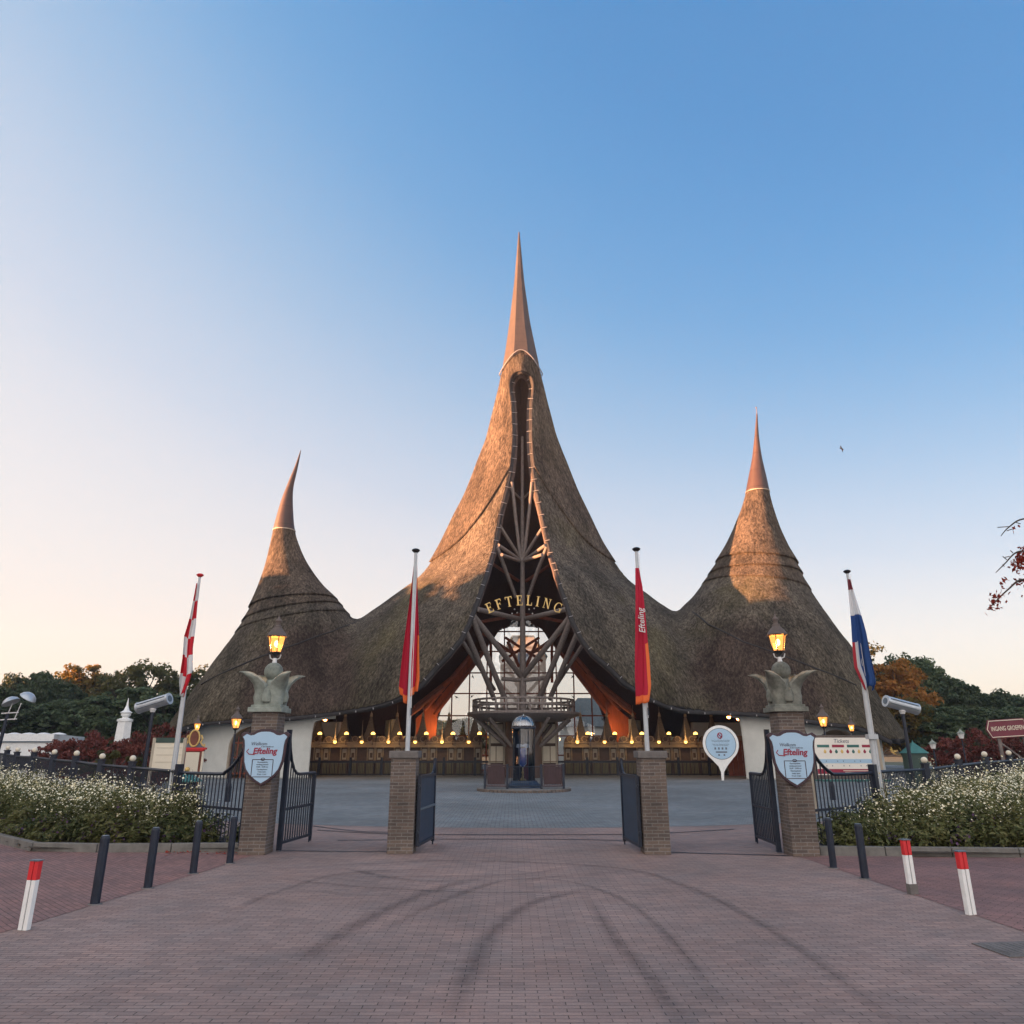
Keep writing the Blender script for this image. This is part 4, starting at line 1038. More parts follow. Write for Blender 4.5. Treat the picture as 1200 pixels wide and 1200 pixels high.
def long_fence(P, P0, hb, label):
    T = empty('fence', (P0[0], P0[1], 0), 0, label, 'fence', 'long railings with ball topped posts')
    pts = [P0] + P
    for i, (x, y, z) in enumerate(pts):
        if i == 0: continue
        po = empty('post', (x-P0[0], y-P0[1], z-1.62)); po.parent = T
        b = MB(); b.box((0,0,0.72), (0.12,0.12,1.62)); b.box((0,0,1.545), (0.15,0.15,0.03)); b.build('shaft', MT['iron'], po)
        b = MB(); b.sphere((0,0,1.625), 0.07, 14, 10); b.build('ball', MT['cream'], po, smooth=80)
    for a, c in zip(pts, pts[1:]):
        A = Vector(a) - Vector((P0[0],P0[1],0)); C2 = Vector(c) - Vector((P0[0],P0[1],0)); A.z -= 0.20; C2.z -= 0.20
        pn = empty('railing_panel', (0,0,0)); pn.parent = T
        L = (C2-A).length; 
        for dz_, rr_ in ((0,.035),(.36,.018),(1.2,.022)): b = MB(); b.tube([A-Vector((0,0,dz_)), C2-Vector((0,0,dz_))], rr_, 6); b.build('rail', MT['iron'], pn)
        
        b = MB(); n = int(L/0.14)
        for k in range(1, n):
            p = A.lerp(C2, k/n); b.tube([p-Vector((0,0,1.25)), p], 0.009, 5)
            p2 = A.lerp(C2, (k+.5)/n)
            if k < n-1: b.tube([p2-Vector((0,0,.36)), p2], 0.009, 5)
        b.build('railing_bars', MT['iron'], pn)
def fence_pts(rows): 
    out = []
    for u, v, D in rows: p = at(u, v+2.0, D); out.append((p.x, p.y, p.z))
    return out
long_fence(fence_pts([(155.8,887,18),(120,884.5,18.8),(90,881,19.8),(64,879.5,21),(41,877,22.3),(21,876.5,23.7),(9.5,874.5,25),(-14,873,26.5)]), (-7.05,16.3,1.55), 0.3, 'iron railing with cream ball topped posts receding behind the left flower bed')
long_fence(fence_pts([(1083,889,17.5),(1122,885,18.7),(1153.5,882,20),(1182,880.5,21.2),(1207,879,22.5)]), (7.50,16.0,1.55), 0.3, 'iron railing with cream ball topped posts receding behind the right flower bed')

# ------------------------------------------------------------------ bollards
def bollard(u, v, h, label):
    p = gnd(u, v); T = empty('bollard', (p.x, p.y, 0), 0, label, 'bollard', 'black bollards beside the road')
    T.rotation_euler = (0, 0, random.uniform(-.2,.2))
    b = MB(); b.lathe([(0.056,0),(0.056,h-0.03),(0.05,h-0.008),(0.04,h)], 10); b.build('shaft', MT['iron'], T)
    b = MB(); b.lathe([(0.044,h),(0.042,h+0.006),(0.0001,h+0.008)], 10); b.build('cap', MT['rail'], T)
    b = MB(); b.lathe([(0.085,0.0),(0.08,0.01),(0.056,0.012)], 12); b.build('base_ring', MT['cap'], T)
bollard(111,1060,.77,'black bollard nearest the camera of the four beside the left pavement')
bollard(173,1041,.76,'black bollard second from the camera of the four beside the left pavement')
bollard(226,1024,.74,'black bollard third from the camera of the four beside the left pavement')
bollard(269,1012,.72,'black bollard closest to the left gate pillar, last of the four')
bollard(977,1017.5,.74,'black bollard closest to the right gate pillar')
bollard(1014,1030,.74,'black bollard between the right gate pillar bollard and the striped posts')
def striped(u, v, h, rz, label, footing=False):
    p = gnd(u, v); T = empty('marker_post', (p.x, p.y, 0), rz, label, 'marker post', 'red and white marker posts')
    for s in (-1,1):
        b = MB(); b.box((s*0.030,0,h*0.36), (0.050,0.06,h*0.72)); b.build('white_board', MT['white'], T, bevel=0.006)
        b = MB(); b.box((s*0.030,0,h*0.86), (0.052,0.062,h*0.28)); b.build('red_board', MT['red'], T, bevel=0.006)
    b = MB(); b.box((0,0.005,h*0.5), (0.02,0.05,h*0.99)); b.build('core', MT['iron'], T)
    b = MB(); b.box((0,0,h+0.006), (0.125,0.08,0.012)); b.build('cap_plate', MT['rail'], T)
    if footing: b = MB(); b.box((0,0,0.06), (0.118,0.074,0.13)); b.build('footing', MT['cap'], T)
striped(28,1090,.66,R(-12),'red and white marker post on the left pavement edge')
striped(1070,1048,.65,R(12),'red and white marker post on the right with a grey concrete foot',True)
striped(1138,1072,.66,R(16),'red and white marker post on the right, nearest the camera, without concrete foot')

# ------------------------------------------------------------------ flags
def flag_mat(name, kind):
    m, t, b = nt(name); uv = nn(t, 'ShaderNodeUVMap'); sx = nn(t, 'ShaderNodeSeparateXYZ'); t.links.new(uv.outputs[0], sx.inputs[0])
    U, V = sx.outputs[0], sx.outputs[1]
    def step(s, p): return ramp(t, s, p-0.001, p+0.001)
    if kind == 'check':
        ck = nn(t, 'ShaderNodeTexChecker', i_Scale=1.0); ck.inputs[1].default_value = (0.58,0.012,0.03,1); ck.inputs[2].default_value = (0.72,0.74,0.76,1)
        mp = nn(t, 'ShaderNodeMapping'); mp.inputs['Scale'].default_value = (2.0,6.0,1); t.links.new(uv.outputs[0], mp.inputs[0]); t.links.new(mp.outputs[0], ck.inputs[0]); c = ck.outputs[0]
    elif kind == 'tri':
        lo = mixc(t, step(U, 0.34), (0.60,0.63,0.68), (0.012,0.06,0.22)); rd = mixc(t, step(U, 0.08), (0.42,0.03,0.05), lo); c = mixc(t, step(V, 0.42), rd, (0.012,0.06,0.24)); c = mixc(t, step(V, 0.66), c, (0.66,0.70,0.74)); c = mixc(t, step(V, 0.90), c, (0.20,0.03,0.05))
    else:
        c = mixc(t, step(V, 0.055), (0.85,0.20,0.05), (0.50,0.012,0.045)); e = mixc(t, step(U, 0.86), c, (0.85,0.20,0.05)); c = mixc(t, step(V, 0.42), e, c)
    t.links.new(c, b.inputs['Base Color']); b.inputs['Roughness'].default_value = 0.8
    tl = nn(t, 'ShaderNodeBsdfTranslucent'); t.links.new(c, tl.inputs[0]); mx = nn(t, 'ShaderNodeMixShader'); mx.inputs[0].default_value = 0.3; out = t.nodes['Material Output']
    t.links.new(b.outputs[0], mx.inputs[1]); t.links.new(tl.outputs[0], mx.inputs[2]); t.links.new(mx.outputs[0], out.inputs[0])
    return m
MT['fcheck'] = flag_mat('checkered flag cloth', 'check'); MT['ftri'] = flag_mat('tricolour flag cloth', 'tri'); MT['fred'] = flag_mat('red banner cloth', 'red')
def pole_top(T, x, y, h, r0, r1, capm):
    b = MB(); b.tube([(0,0,0),(0,0,h*0.34),(0,0,h)], [r0,r0*0.95,r1], 14); b.build('pole', MT['pole'], T, smooth=60)
    b = MB(); b.lathe([(r1,h-0.01),(r1+.045,h+.025),(r1+.055,h+.05),(r1+.02,h+.075),(0.0001,h+.085)], 14); b.build('finial', MT[capm], T, smooth=50)
    b = MB(); b.tube([(0.045,-0.05,0.6),(0.04,-0.045,h-.05)], 0.006, 5); b.build('halyard', MT['whitemetal'], T)
    b = MB(); b.box((0.05,-0.055,0.72), (0.02,0.03,0.14)); b.build('cleat', MT['iron'], T)
def flag(name, root, z1, z0, lfun, rfun, m, label, folds=2.5, amp=0.07, seed=0, hem=0.0, yoff=-0.06, cat='flag', group=None):
    """cloth hanging slack: each row spans lfun(t)..rfun(t) (metres beside the pole), pleated in depth"""
    rn = random.Random(seed); nu, nv = 40, 46; V = []; UV = []
    for i in range(nv+1):
        t = i/nv
        for j in range(nu+1):
            s = j/nu; x = lfun(t)+(rfun(t)-lfun(t))*s
            zb_ = z0 + hem*(abs(s-0.35)) + 0.05*math.sin(s*7+seed)
            z = z1 + (zb_-z1)*t
            y = yoff - amp*(0.25+0.75*t)*(0.5+0.5*math.sin(2*PI*folds*s + 1.6*t + seed)) - 0.02*math.sin(9*t+seed)
            x += 0.03*t*math.sin(2*PI*folds*s*1.3+seed+3*t)
            V.append((x, y, z)); UV.append((s, 1-t))
    F = [(i*(nu+1)+j, (i+1)*(nu+1)+j, (i+1)*(nu+1)+j+1, i*(nu+1)+j+1) for i in range(nv) for j in range(nu)]
    me = bpy.data.meshes.new(name); me.from_pydata(V, [], F); ul = me.uv_layers.new(name='UVMap')
    for l in me.loops: ul.data[l.index].uv = UV[l.vertex_index]
    me.polygons.foreach_set('use_smooth', np.full(len(me.polygons), True))
    o = link(name, me, MT[m], None, root); sd = o.modifiers.new('t','SOLIDIFY'); sd.thickness = 0.004; sd.offset = 0
    return tag(o, label, cat, group)
ip = lambda T, X: (lambda t: float(np.interp(t, T, X)))
# outer poles
T = empty('flagpole', (-7.28,16.55,0), 0, 'tall white pole carrying the red and white checkered flag', 'flagpole', 'tall flagpoles'); pole_top(T, 0, 0, 5.62, .058, .028, 'red')
flag('flag', (-7.28,16.55,0), 5.45, 2.95, ip([0,.1,.3,.5,.7,.9,1],[-.02,-.03,-.07,-.14,-.08,-.07,-.02]), ip([0,.1,.3,.6,.8,.9,1],[.02,.05,.06,.08,.16,.12,.03]), 'fcheck', 'slack red and white checkered flag hanging on the left pole', 2.3, .10, 1, yoff=-0.05)
T = empty('flagpole', (7.62,16.1,0), 0, 'tall white pole carrying the red, white and blue flag', 'flagpole', 'tall flagpoles'); pole_top(T, 0, 0, 5.60, .058, .028, 'black')
b = MB(); b.box((0,-.02,2.05),(.2,.16,.1)); b.box((.06,.03,1.0),(.07,.07,2.1)); b.build('sleeve', MT['pole'], T)
flag('flag', (7.62,16.1,0), 5.45, 3.05, ip([0,.2,.5,.8,1],[-.03,-.06,-.12,-.17,-.05]), ip([0,.2,.5,.8,.93,1],[.03,.10,.20,.26,.26,.16]), 'ftri', 'slack blue, white and red flag hanging on the right pole', 2.1, .10, 4, yoff=-0.05)
# banner poles on the short pillars
T = empty('flagpole', (-2.0,14.6,1.77), 0, 'white pole on the left short pillar carrying a red banner', 'flagpole', 'banner poles'); pole_top(T, 0, 0, 3.92, .045, .032, 'black')
FA = flag('banner', (-2.0,14.6,1.77), 3.72, 0.92, ip([0,.15,.4,.7,.95,1],[-.03,-.06,-.11,-.16,-.20,-.17]), ip([0,.15,.35,.6,.9,1],[.03,.05,.09,.14,.16,.13]), 'fred', 'slack red banner with orange hem, furled round the left banner pole', 2.6, .13, 2, 0.25, yoff=0.07, cat='banner', group='red entrance banners')
T = empty('flagpole', (2.57,14.5,1.77), 0, 'white pole on the right short pillar carrying a red banner', 'flagpole', 'banner poles'); pole_top(T, 0, 0, 3.92, .045, .032, 'black')
FBn = flag('banner', (2.57,14.5,1.77), 3.55, 0.80, ip([0,.2,.5,.8,1],[-.05,-.075,-.13,-.20,-.225]), ip([0,.15,.4,.7,.9,1],[.02,.07,.09,.11,.10,.05]), 'fred', 'slack red banner with white script, hanging left of the right banner pole', 1.6, .07, 5, 0.25, yoff=-0.07, cat='banner', group='red entrance banners')
for par, x, z, s in ((FBn,-0.0,2.45,.17),):
    text_obj('Efteling', s, 'script', 'whitemetal', par, (x, -0.165 if par is FBn else -0.09, z), rot=(PI/2, R(-92), 0), shear=0.25, ext=0.004)
# ------------------------------------------------------------------ ticket booths
ORD = ['first','second','third','fourth','fifth','sixth','seventh','eighth','ninth','tenth','eleventh','twelfth']
def bulb_lamp(T, x, y, z, up):
    L = empty('upper_lamp' if up else 'pendant_lamp', (x, y, z)); L.parent = T
    if up:
        b = MB(); b.lathe([(0.03,-0.75),(0.05,-0.7),(0.03,-0.6),(0.04,-0.35),(0.16,-0.28),(0.19,-0.12),(0.12,-0.06),(0.17,-0.02),(0.0001,0.0)], 10); b.build('stem', MT['booth_dark'], L, smooth=40)
        b = MB(); b.lathe([(0.16,0.0),(0.155,0.07),(0.115,0.145),(0.045,0.18),(0.0001,0.185)], 14); b.build('globe', MT['globe'], L, smooth=60)
    else:
        b = MB(); b.lathe([(0.20,0.02),(0.11,0.16),(0.06,0.36),(0.028,0.52),(0.02,1.15),(0.008,1.55)], 10); b.build('hood', MT['tan'], L, smooth=40)
        b = MB(); b.sphere((0,0,-0.04), 0.12, 14, 9); b.build('globe', MT['globe'], L, smooth=80)
def cone_roof(parent, x, y, z, w, h):
    b = MB(); b.lathe([(w,0),(w*0.74,h*0.14),(w*0.46,h*0.38),(w*0.28,h*0.62),(w*0.14,h*0.84),(w*0.09,h*0.93)], 4, (x,y,z), ph=PI/4); b.lathe([(w*0.13,h*0.9),(w*0.09,h*1.0),(0.018,h*1.06),(0.008,h*1.32)], 8, (x,y,z), m=1)
    return b.build('cone_roof', [MT['booth_roof'], MT['tan']], parent)
def booth():
    T = empty('ticket_booth', (0,0,0))
    b = MB(); b.box((0,0.35,0.5), (1.96,0.6,1.0)); b.build('counter', MT['booth_dark'], T)
    for x in (-0.62,0.0,0.62):
        b = MB(); b.box((x,0.035,0.48), (0.52,0.03,0.78)); b.build('panel', MT['panel'], T)
    b = MB(); b.box((0,0.75,1.5), (1.96,0.05,1.1)); b.build('back_wall', MT['booth_dark'], T)
    for x in (-0.95,-0.42,0.42,0.95):
        b = MB(); b.box((x,0.12,1.48), (0.09,0.12,0.96)); b.build('post', MT['tan'], T)
    for x in (-0.685,0.685):
        W = empty('window', (x,0.14,1.02)); W.parent = T
        b = MB(); b.box((-.19,0,.4),(.04,.05,.8)); b.box((.19,0,.4),(.04,.05,.8)); b.box((0,0,.02),(.42,.06,.04)); b.prism([(-.21,.72),(-.21,.95),(.21,.95),(.21,.72),(.15,.80),(.08,.85),(0,.87),(-.08,.85),(-.15,.80)], -.025, .025); b.build('frame', MT['booth_dark'], W)
        b = MB(); b.box((0,.05,.42),(.36,.02,.78)); b.build('pane', MT['trim'], W)
        b = MB(); b.box((0,.035,.35),(.2,.012,.34)); b.build('notice', MT['booth_dark'], W)
    b = MB(); b.box((0,0.22,1.43), (0.78,0.03,0.86)); b.build('shutter', MT['booth_dark'], T)
    b = MB(); b.box((0,0.1,2.08), (1.98,0.34,0.30)); b.box((0,0.06,2.27), (1.99,0.44,0.07)); b.box((0,0.08,1.945), (1.985,0.40,0.05)); b.build('cornice', MT['tan'], T)
    for x in (-0.55,0.55):
        b = MB(); b.prism([(x+0.42*math.cos(PI*k/12), 2.30+0.46*math.sin(PI*k/12)) for k in range(13)], 0.02, 0.12); b.build('scallop', MT['booth_dark'], T)
        b = MB(); b.tube([(x+0.2*math.cos(2*PI*k/14), 0.0, 2.52+0.2*math.sin(2*PI*k/14)) for k in range(14)], 0.03, 6, closed=True); b.build('rosette', MT['tan'], T)
    cone_roof(T, 0.38, 1.0, 2.3, 0.95, 2.1)
    bulb_lamp(T, 0.0, -0.25, 2.36, False); bulb_lamp(T, 0.80, -0.15, 2.85, True)
    return T
proto = booth(); first = True
LX = [px(u, 56.7) for u in (360,391.5,423,454.5,486,517.5,549)]; RX = [px(u, 56.7) for u in (677,709,741,773,804.5,836)]
for side, XS in (('left', LX), ('right', RX)):
    for k, x in enumerate(XS):
        o = proto if first else copy_tree(proto); first = False
        o.location = (x, 57.0, 0); kk = k if side == 'left' else k
        tag(o, f'{ORD[k]} cone roofed ticket booth counting from the {"left end of the row" if side == "left" else "balcony post rightwards"}', 'ticket booth', 'ticket booths under the thatch')
# low barrier in front of the booths
def barrier(x0, x1, y, label):
    T = empty('barrier', (x0, y, 0), 0, label, 'barrier', 'iron barriers in front of the ticket booths'); L = x1-x0
    b = MB(); b.box((L/2,0,0.93),(L,.07,.14)); b.build('rail', MT['iron'], T); b = MB(); b.box((L/2,0,0.06),(L,.05,.06)); b.build('rail', MT['iron'], T)
    n = int(L/0.55)
    for k in range(n+1):
        x = L*k/n; big = k % 4 == 0; b = MB(); b.box((x,0.0,(0.47 if not big else .62)),(.05 if not big else .16,.05 if not big else .16,.9 if not big else 1.24)); b.build('post', MT['iron'], T)
    for k in range(n):
        if True:
            b = MB()
            for j in range(1,5): b.box((L*(k+j/5)/n,0,.47),(.022,.03,.8))
            b.build('bars', MT['iron'], T)
barrier(px(339,55.5), px(575,55.5), 55.5, 'dark iron barrier in front of the left ticket booths')
barrier(px(652,55.5), px(892,55.5), 55.5, 'dark iron barrier in front of the right ticket booths')
# information cabin behind the post
T = empty('information_cabin', (0.78, 53.6, 0), 0, 'cream panelled cabin under the balcony behind the glass kiosk', 'cabin')
b = MB(); b.box((0,0.6,1.8),(4.7,1.0,3.6)); b.build('body', MT['booth_dark'], T)
for x in (-1.9,-.75,.75,1.9):
    b = MB(); b.box((x,0.08,2.85),(.92,.04,1.3)); b.build('poster', MT['cream'], T)
    b = MB(); b.box((x,0.08,1.45),(.98,.04,1.1)); b.build('panel', MT['cream'], T)
    b = MB(); b.box((x,0.05,1.45),(.06,.03,1.1)); b.build('divider', MT['tan'], T); b = MB(); b.tube([(x-.49,.02,.98),(x+.49,.02,.98)],.03,6); b.build('rail', MT['tan'], T)
for x in (-2.35,-1.33,1.33,2.35): b = MB(); b.box((x,0.06,1.85),(.14,.1,3.6)); b.build('post', MT['trim'], T)
# side door panel right end
T = empty('timber_screen', (px(872,54), 54.5, 0), 0, 'brown timber doorway screen inside the right arch of the hall', 'screen')
b = MB()
for k in range(6): b.box((-.9+k*.36,0,1.2),(.33,.06,2.4))
b.build('boards', MT['redbeam'], T); b = MB(); b.box((0,-.05,2.55),(2.6,.2,.32)); b.box((1.15,-.05,1.2),(.2,.16,2.4)); b.build('frame', MT['tan'], T)

# ------------------------------------------------------------------ glass kiosk with its display
kp = gnd(614, 926.5); KX, KY = kp.x, kp.y
T = empty('round_plinth', (KX, KY, 0), 0, 'low round brick plinth on the plaza carrying the glass kiosk', 'plinth')
b = MB(); b.lathe([(2.1,0.0),(2.1,0.10),(2.02,0.13),(0.0001,0.135)], 48); b.build('ring', MT['kerb'], T)
b = MB(); 
for k in range(60): a = 2*PI*k/60; b.box((2.12*math.cos(a),2.12*math.sin(a),.055),(.06,.17,.12),a)
b.build('brick_edge', MT['brick'], T)
T = empty('glass_kiosk', (KX, KY, 0.135), 0, 'tall round glass kiosk with a domed top on the plaza', 'kiosk')
b = MB(); b.lathe([(0.86,0),(0.82,0.12),(0.66,0.2),(0.60,0.30),(0.0001,0.31)], 24); b.build('base', MT['gatepanel'], T, smooth=30)
b = MB(); b.lathe([(0.52,0.3),(0.52,2.58)], 24); b.build('cylinder_glass', MT['tint'], T, smooth=60)
b = MB(); b.lathe([(0.49,0.31),(0.49,2.57)], 14, a0=R(25), a1=R(155)); b.build('back_panel', MT['gatepanel'], T, smooth=60)
for k in range(8):
    a = 2*PI*(k+.5)/8; b = MB(); b.tube([(.535*math.cos(a),.535*math.sin(a),.3),(.535*math.cos(a),.535*math.sin(a),2.58)], .016, 6); b.build('mullion', MT['iron'], T)
b = MB(); b.lathe([(0.56,2.56),(0.58,2.60),(0.56,2.66),(0.50,2.66)], 24); b.build('ring', MT['iron'], T, smooth=30)
b = MB(); b.lathe([(0.55*math.cos(R(5+85*k/8)), 2.66+0.5*math.sin(R(5+85*k/8))) for k in range(9)], 24); b.build('dome', MT['dome'], T, smooth=60)
b = MB(); b.tube([(0,0,3.16),(0,0,3.24)],.025,6)
for k in range(6): b.tube([(.555*math.cos(2*PI*k/6+.2)*math.cos(R(85*j/6)), .555*math.sin(2*PI*k/6+.2)*math.cos(R(85*j/6)), 2.66+.505*math.sin(R(85*j/6))) for j in range(7)], .01, 5)
b.build('dome_rib', MT['steel'], T)
T = empty('display_stand', (KX-.06, KY-.2, 0.44), 0, 'blue pennant on a gold stem inside the glass kiosk', 'display')
b = MB(); b.lathe([(.2,0),(.14,.05),(.05,.12),(.04,.3),(.06,.34),(.03,.4),(.03,.75)], 12); b.build('stem', MT['gold'], T, smooth=40)
b = MB(); b.prism([(-.17,.72),(0,.55),(.17,.72),(.17,1.42),(-.17,1.42)], -.06, .02); b.build('pennant', MT['blue'], T); b = MB(); b.tube([(-.17,-.07,.72),(0,-.07,.55),(.17,-.07,.72),(.17,-.07,1.42),(-.17,-.07,1.42)], .018, 5, closed=True); b.build('border', MT['whitemetal'], T)
b = MB(); b.prism([(-.3,1.44),(-.26,1.58),(-.12,1.60),(0,1.55),(.14,1.61),(.3,1.57),(.34,1.44),(.2,1.42),(0,1.47),(-.2,1.42)], -.1, .1); b.build('crest', MT['whitemetal'], T)
b = MB(); b.box((.14,.2,.75),(.28,.1,1.45)); b.build('dark_backboard', MT['maroon'], T)
T = empty('railing', (KX, KY-1.35, 0.135), 0, 'low dark iron railing round the glass kiosk', 'railing')
for sx_ in (-1,1):
    for (xa,ya,xb,yb) in ((0.75,0,1.75,.25),(1.75,.25,1.8,2.4)):
        b = MB(); n = 14; b.tube([(sx_*xa,ya,.98),(sx_*xb,yb,.98)],.03,6); b.tube([(sx_*xa,ya,.12),(sx_*xb,yb,.12)],.03,6)
        for k in range(n+1): t=k/n; b.tube([(sx_*(xa+(xb-xa)*t),ya+(yb-ya)*t,.12),(sx_*(xa+(xb-xa)*t),ya+(yb-ya)*t,.98)],.014,5)
        b.build('panel', MT['darkrail'], T)
    for (x,y) in ((.75,0),(1.75,.25)): b = MB(); b.box((sx_*x,y,.52),(.1,.1,1.04)); b.build('post', MT['iron'], T)
    b = MB(); b.box((sx_*1.25,.16,.55),(.8,.03,.74),sx_*.24); b.build('back_sheet', MT['darkrail'], T)
b = MB(); n = 16; b.tube([(-.75,0,.92),(.75,0,.92)],.02,6); b.tube([(-.75,0,.12),(.75,0,.12)],.02,6)
for k in range(1,n): b.tube([(-.75+1.5*k/n,0,.12),(-.75+1.5*k/n,0,.92)],.01,5)
b.build('panel', MT['iron'], T)

# ------------------------------------------------------------------ signs, lamps and boxes around the plaza
def post_lantern(u, v, D, label, s=1.0):
    p = at(u, v, D); T = empty('street_lamp', (p.x, D, 0), 0, label, 'street lamp', 'green lantern posts on the plaza')
    b = MB(); b.tube([(0,0,0),(0,0,.9),(0,0,p.z-.2)], [.07,.06,.04], 8); b.lathe([(.11,0),(.11,.5),(.08,.62)], 8); b.build('post', MT['iron'], T)
    lantern(T, p.z, s)
post_lantern(276, 853.5, 28, 'lit lantern on a dark post in front of the left white wall, nearer of two', .95)
post_lantern(230.5, 855.5, 44, 'lit lantern above the ornate oval notice board on the left')
post_lantern(965.5, 851.5, 29, 'lit lantern on a dark post above the ticket price board')
post_lantern(998.5, 857, 44, 'small lit lantern behind the ticket price board, near the right flagpole')
# round sign
p = gnd(847, 914.5); T = empty('round_sign', (p.x, p.y, 0), R(-4), 'pale blue round notice sign on a tapered stem standing on the plaza', 'sign')
D_ = p.y; c = at(844.5, 871.5, D_); cx_, cz_ = c.x-p.x, c.z
rr = 20.6*D_/890
b = MB(); b.prism([(cx_+rr*math.cos(2*PI*k/40), cz_+rr*math.sin(2*PI*k/40)) for k in range(40)], -.03, .03); b.prism([(cx_-rr*.70,cz_-rr*.70),(cx_-rr*.22,cz_-rr*1.22),(cx_*.4-.09,cz_-rr*1.52),(-.07,0),(.07,0),(cx_*.4+.09,cz_-rr*1.52),(cx_+rr*.24,cz_-rr*1.22),(cx_+rr*.70,cz_-rr*.70)], -.026, .026); b.build('board', MT['white'], T)
b = MB(); b.prism([(cx_+rr*.83*math.cos(2*PI*k/40), cz_+rr*.83*math.sin(2*PI*k/40)) for k in range(40)], -.037, -.027); b.build('face', MT['signblue'], T)
b = MB(); b.tube([(cx_+rr*.84*math.cos(2*PI*k/40), -.036, cz_+rr*.84*math.sin(2*PI*k/40)) for k in range(40)], .016, 5, closed=True); b.build('ring', MT['signtext'], T)
b = MB(); b.tube([(cx_-.02+.13*math.cos(2*PI*k/14), -.04, cz_+.48+.16*math.sin(2*PI*k/14)) for k in range(14)], .035, 5, closed=True); b.tube([(cx_-.14,-.04,cz_+.6),(cx_+.1,-.04,cz_+.36)], .03, 5); b.build('emblem', MT['crimson'], T)
for k, (s, z) in enumerate((('Houd 1,5 meter afstand van elkaar', .20),('en volg de looproute in het park', .13),('Keep your distance and follow', -.03),('the route through the park', -.10))): text_obj(s, .082, 'notice_text', 'signtext', T, (cx_, -.041, cz_+z))
b = MB()
for k in range(4): b.box((cx_-.36+k*.22, -.04, cz_-.28), (.1,.01,.13))
b.box((cx_,-.04,cz_-.49),(.68,.01,.08)); b.box((cx_-.16,-.04,cz_-.66),(.1,.01,.1)); b.box((cx_+.16,-.04,cz_-.66),(.1,.01,.1)); b.build('pictogram', MT['signtext'], T)
# ticket price board
D_ = 23.0; c = at(991, 888, D_); T = empty('price_board', (c.x, D_, 0), 0, 'wide ticket price board with coloured headings behind the right fence', 'sign')
b = MB(); b.box((0,0,1.56),(1.98,.1,1.28)); b.build('frame', MT['ridge'], T, bevel=.01)
b = MB(); b.box((0,-.055,1.60),(1.86,.012,1.06)); b.build('face', MT['paper'], T)
text_obj('Tickets', .16, 'title_text', 'signtext', T, (-.1,-.064,2.03), shear=.2)
for k, cm in enumerate(('teal','crimson','teal','crimson')):
    b = MB(); b.box((-.66+k*.45,-.063,1.89),(.36,.008,.075)); b.build('heading_bar', MT[cm], T)
b = MB(); b.box((0,-.063,1.46),(1.8,.006,.12)); b.build('stripe', MT['signblue'], T)
for k in range(9):
    b = MB(); x = -.62+k*.17; b.lathe([(.0001,0),(.03,.01),(.045,.05),(.02,.1),(.0001,.12)], 8, (x,-.062,1.68), sy=.15); b.build('pictogram', MT['gold' if k % 3 == 0 else ('crimson' if k % 3 == 1 else 'teal')], T)
    for z in (1.46,1.33):
        if (k*7+int(z*100)) % 3: b = MB(); b.box((x,-.067,z),(.02,.004,.035)); b.build('price_mark', MT['signtext'], T)
b = MB(); b.box((0,-.063,1.17),(1.82,.008,.14)); b.build('footer_bar', MT['crimson'], T); b = MB(); b.box((.25,-.068,1.19),(.8,.004,.02)); b.box((.2,-.068,1.145),(.6,.004,.02)); b.build('footer_text', MT['cream'], T)
for s in (-1,1):
    b = MB(); b.box((s*1.04,0.06,1.05),(.1,.1,2.1)); b.build('post', MT['trim'], T)
b = MB(); b.box((0,-.25,.93),(2.0,.6,.05)); b.build('ledge', MT['teal'], T)
# cream notice board left
c = at(197, 884, 25); T = empty('notice_board', (c.x, 25, 0), R(6), 'plain cream notice board with dark green header behind the left flagpole', 'sign')
b = MB(); b.box((0,0,1.62),(.9,.06,1.0)); b.build('face', MT['cream'], T); b = MB(); b.box((0,-.01,2.08),(.86,.07,.16)); b.build('header', MT['green'], T)
for z in (1.4,1.62,1.84): b = MB(); b.box((.03,-.034,z),(.8,.006,.012)); b.build('line', MT['trim'], T)
for s in (-1,1): b = MB(); b.box((s*.49,0,1.08),(.08,.08,2.16)); b.build('post', MT['trim'], T)
# ornate notice board with oval
c = at(227, 880, 27); T = empty('ornate_board', (c.x, 27, 0), R(4), 'ornate red framed notice board topped by a carved oval', 'sign')
b = MB(); b.box((0,0,1.2),(.62,.1,1.15)); b.build('frame', MT['redbeam'], T); b = MB(); b.box((0,-.055,1.2),(.46,.012,1.0)); b.build('face', MT['cream'], T)
b = MB(); b.box((0,-.01,1.82),(.84,.2,.07)); b.box((0,0,1.76),(.74,.16,.05)); b.build('cornice', MT['red'], T)
b = MB(); b.prism([(-.34,1.855),(-.26,1.95),(-.2,2.15),(.2,2.15),(.26,1.95),(.34,1.855)], -.06, .06); b.build('pediment', MT['signtext'], T)
b = MB(); b.prism([(.17*math.cos(2*PI*k/24), 2.17+.27*math.sin(2*PI*k/24)) for k in range(24)], -.09, .04); b.build('oval', MT['redbeam'], T)
b = MB(); b.tube([(.175*math.cos(2*PI*k/24), -.09, 2.17+.275*math.sin(2*PI*k/24)) for k in range(24)], .03, 6, closed=True); 
for s in (-1,1): b.tube([(s*.22,-.06,2.28),(s*.28,-.06,2.15),(s*.22,-.06,2.03),(s*.30,-.06,1.93),(s*.38,-.06,1.89),(s*.36,-.06,1.98)], .03, 6)
b.build('scroll', MT['gold'], T)
for s in (-1,1): b = MB(); b.box((s*.34,0,.9),(.06,.1,1.75)); b.build('post', MT['cream'], T)
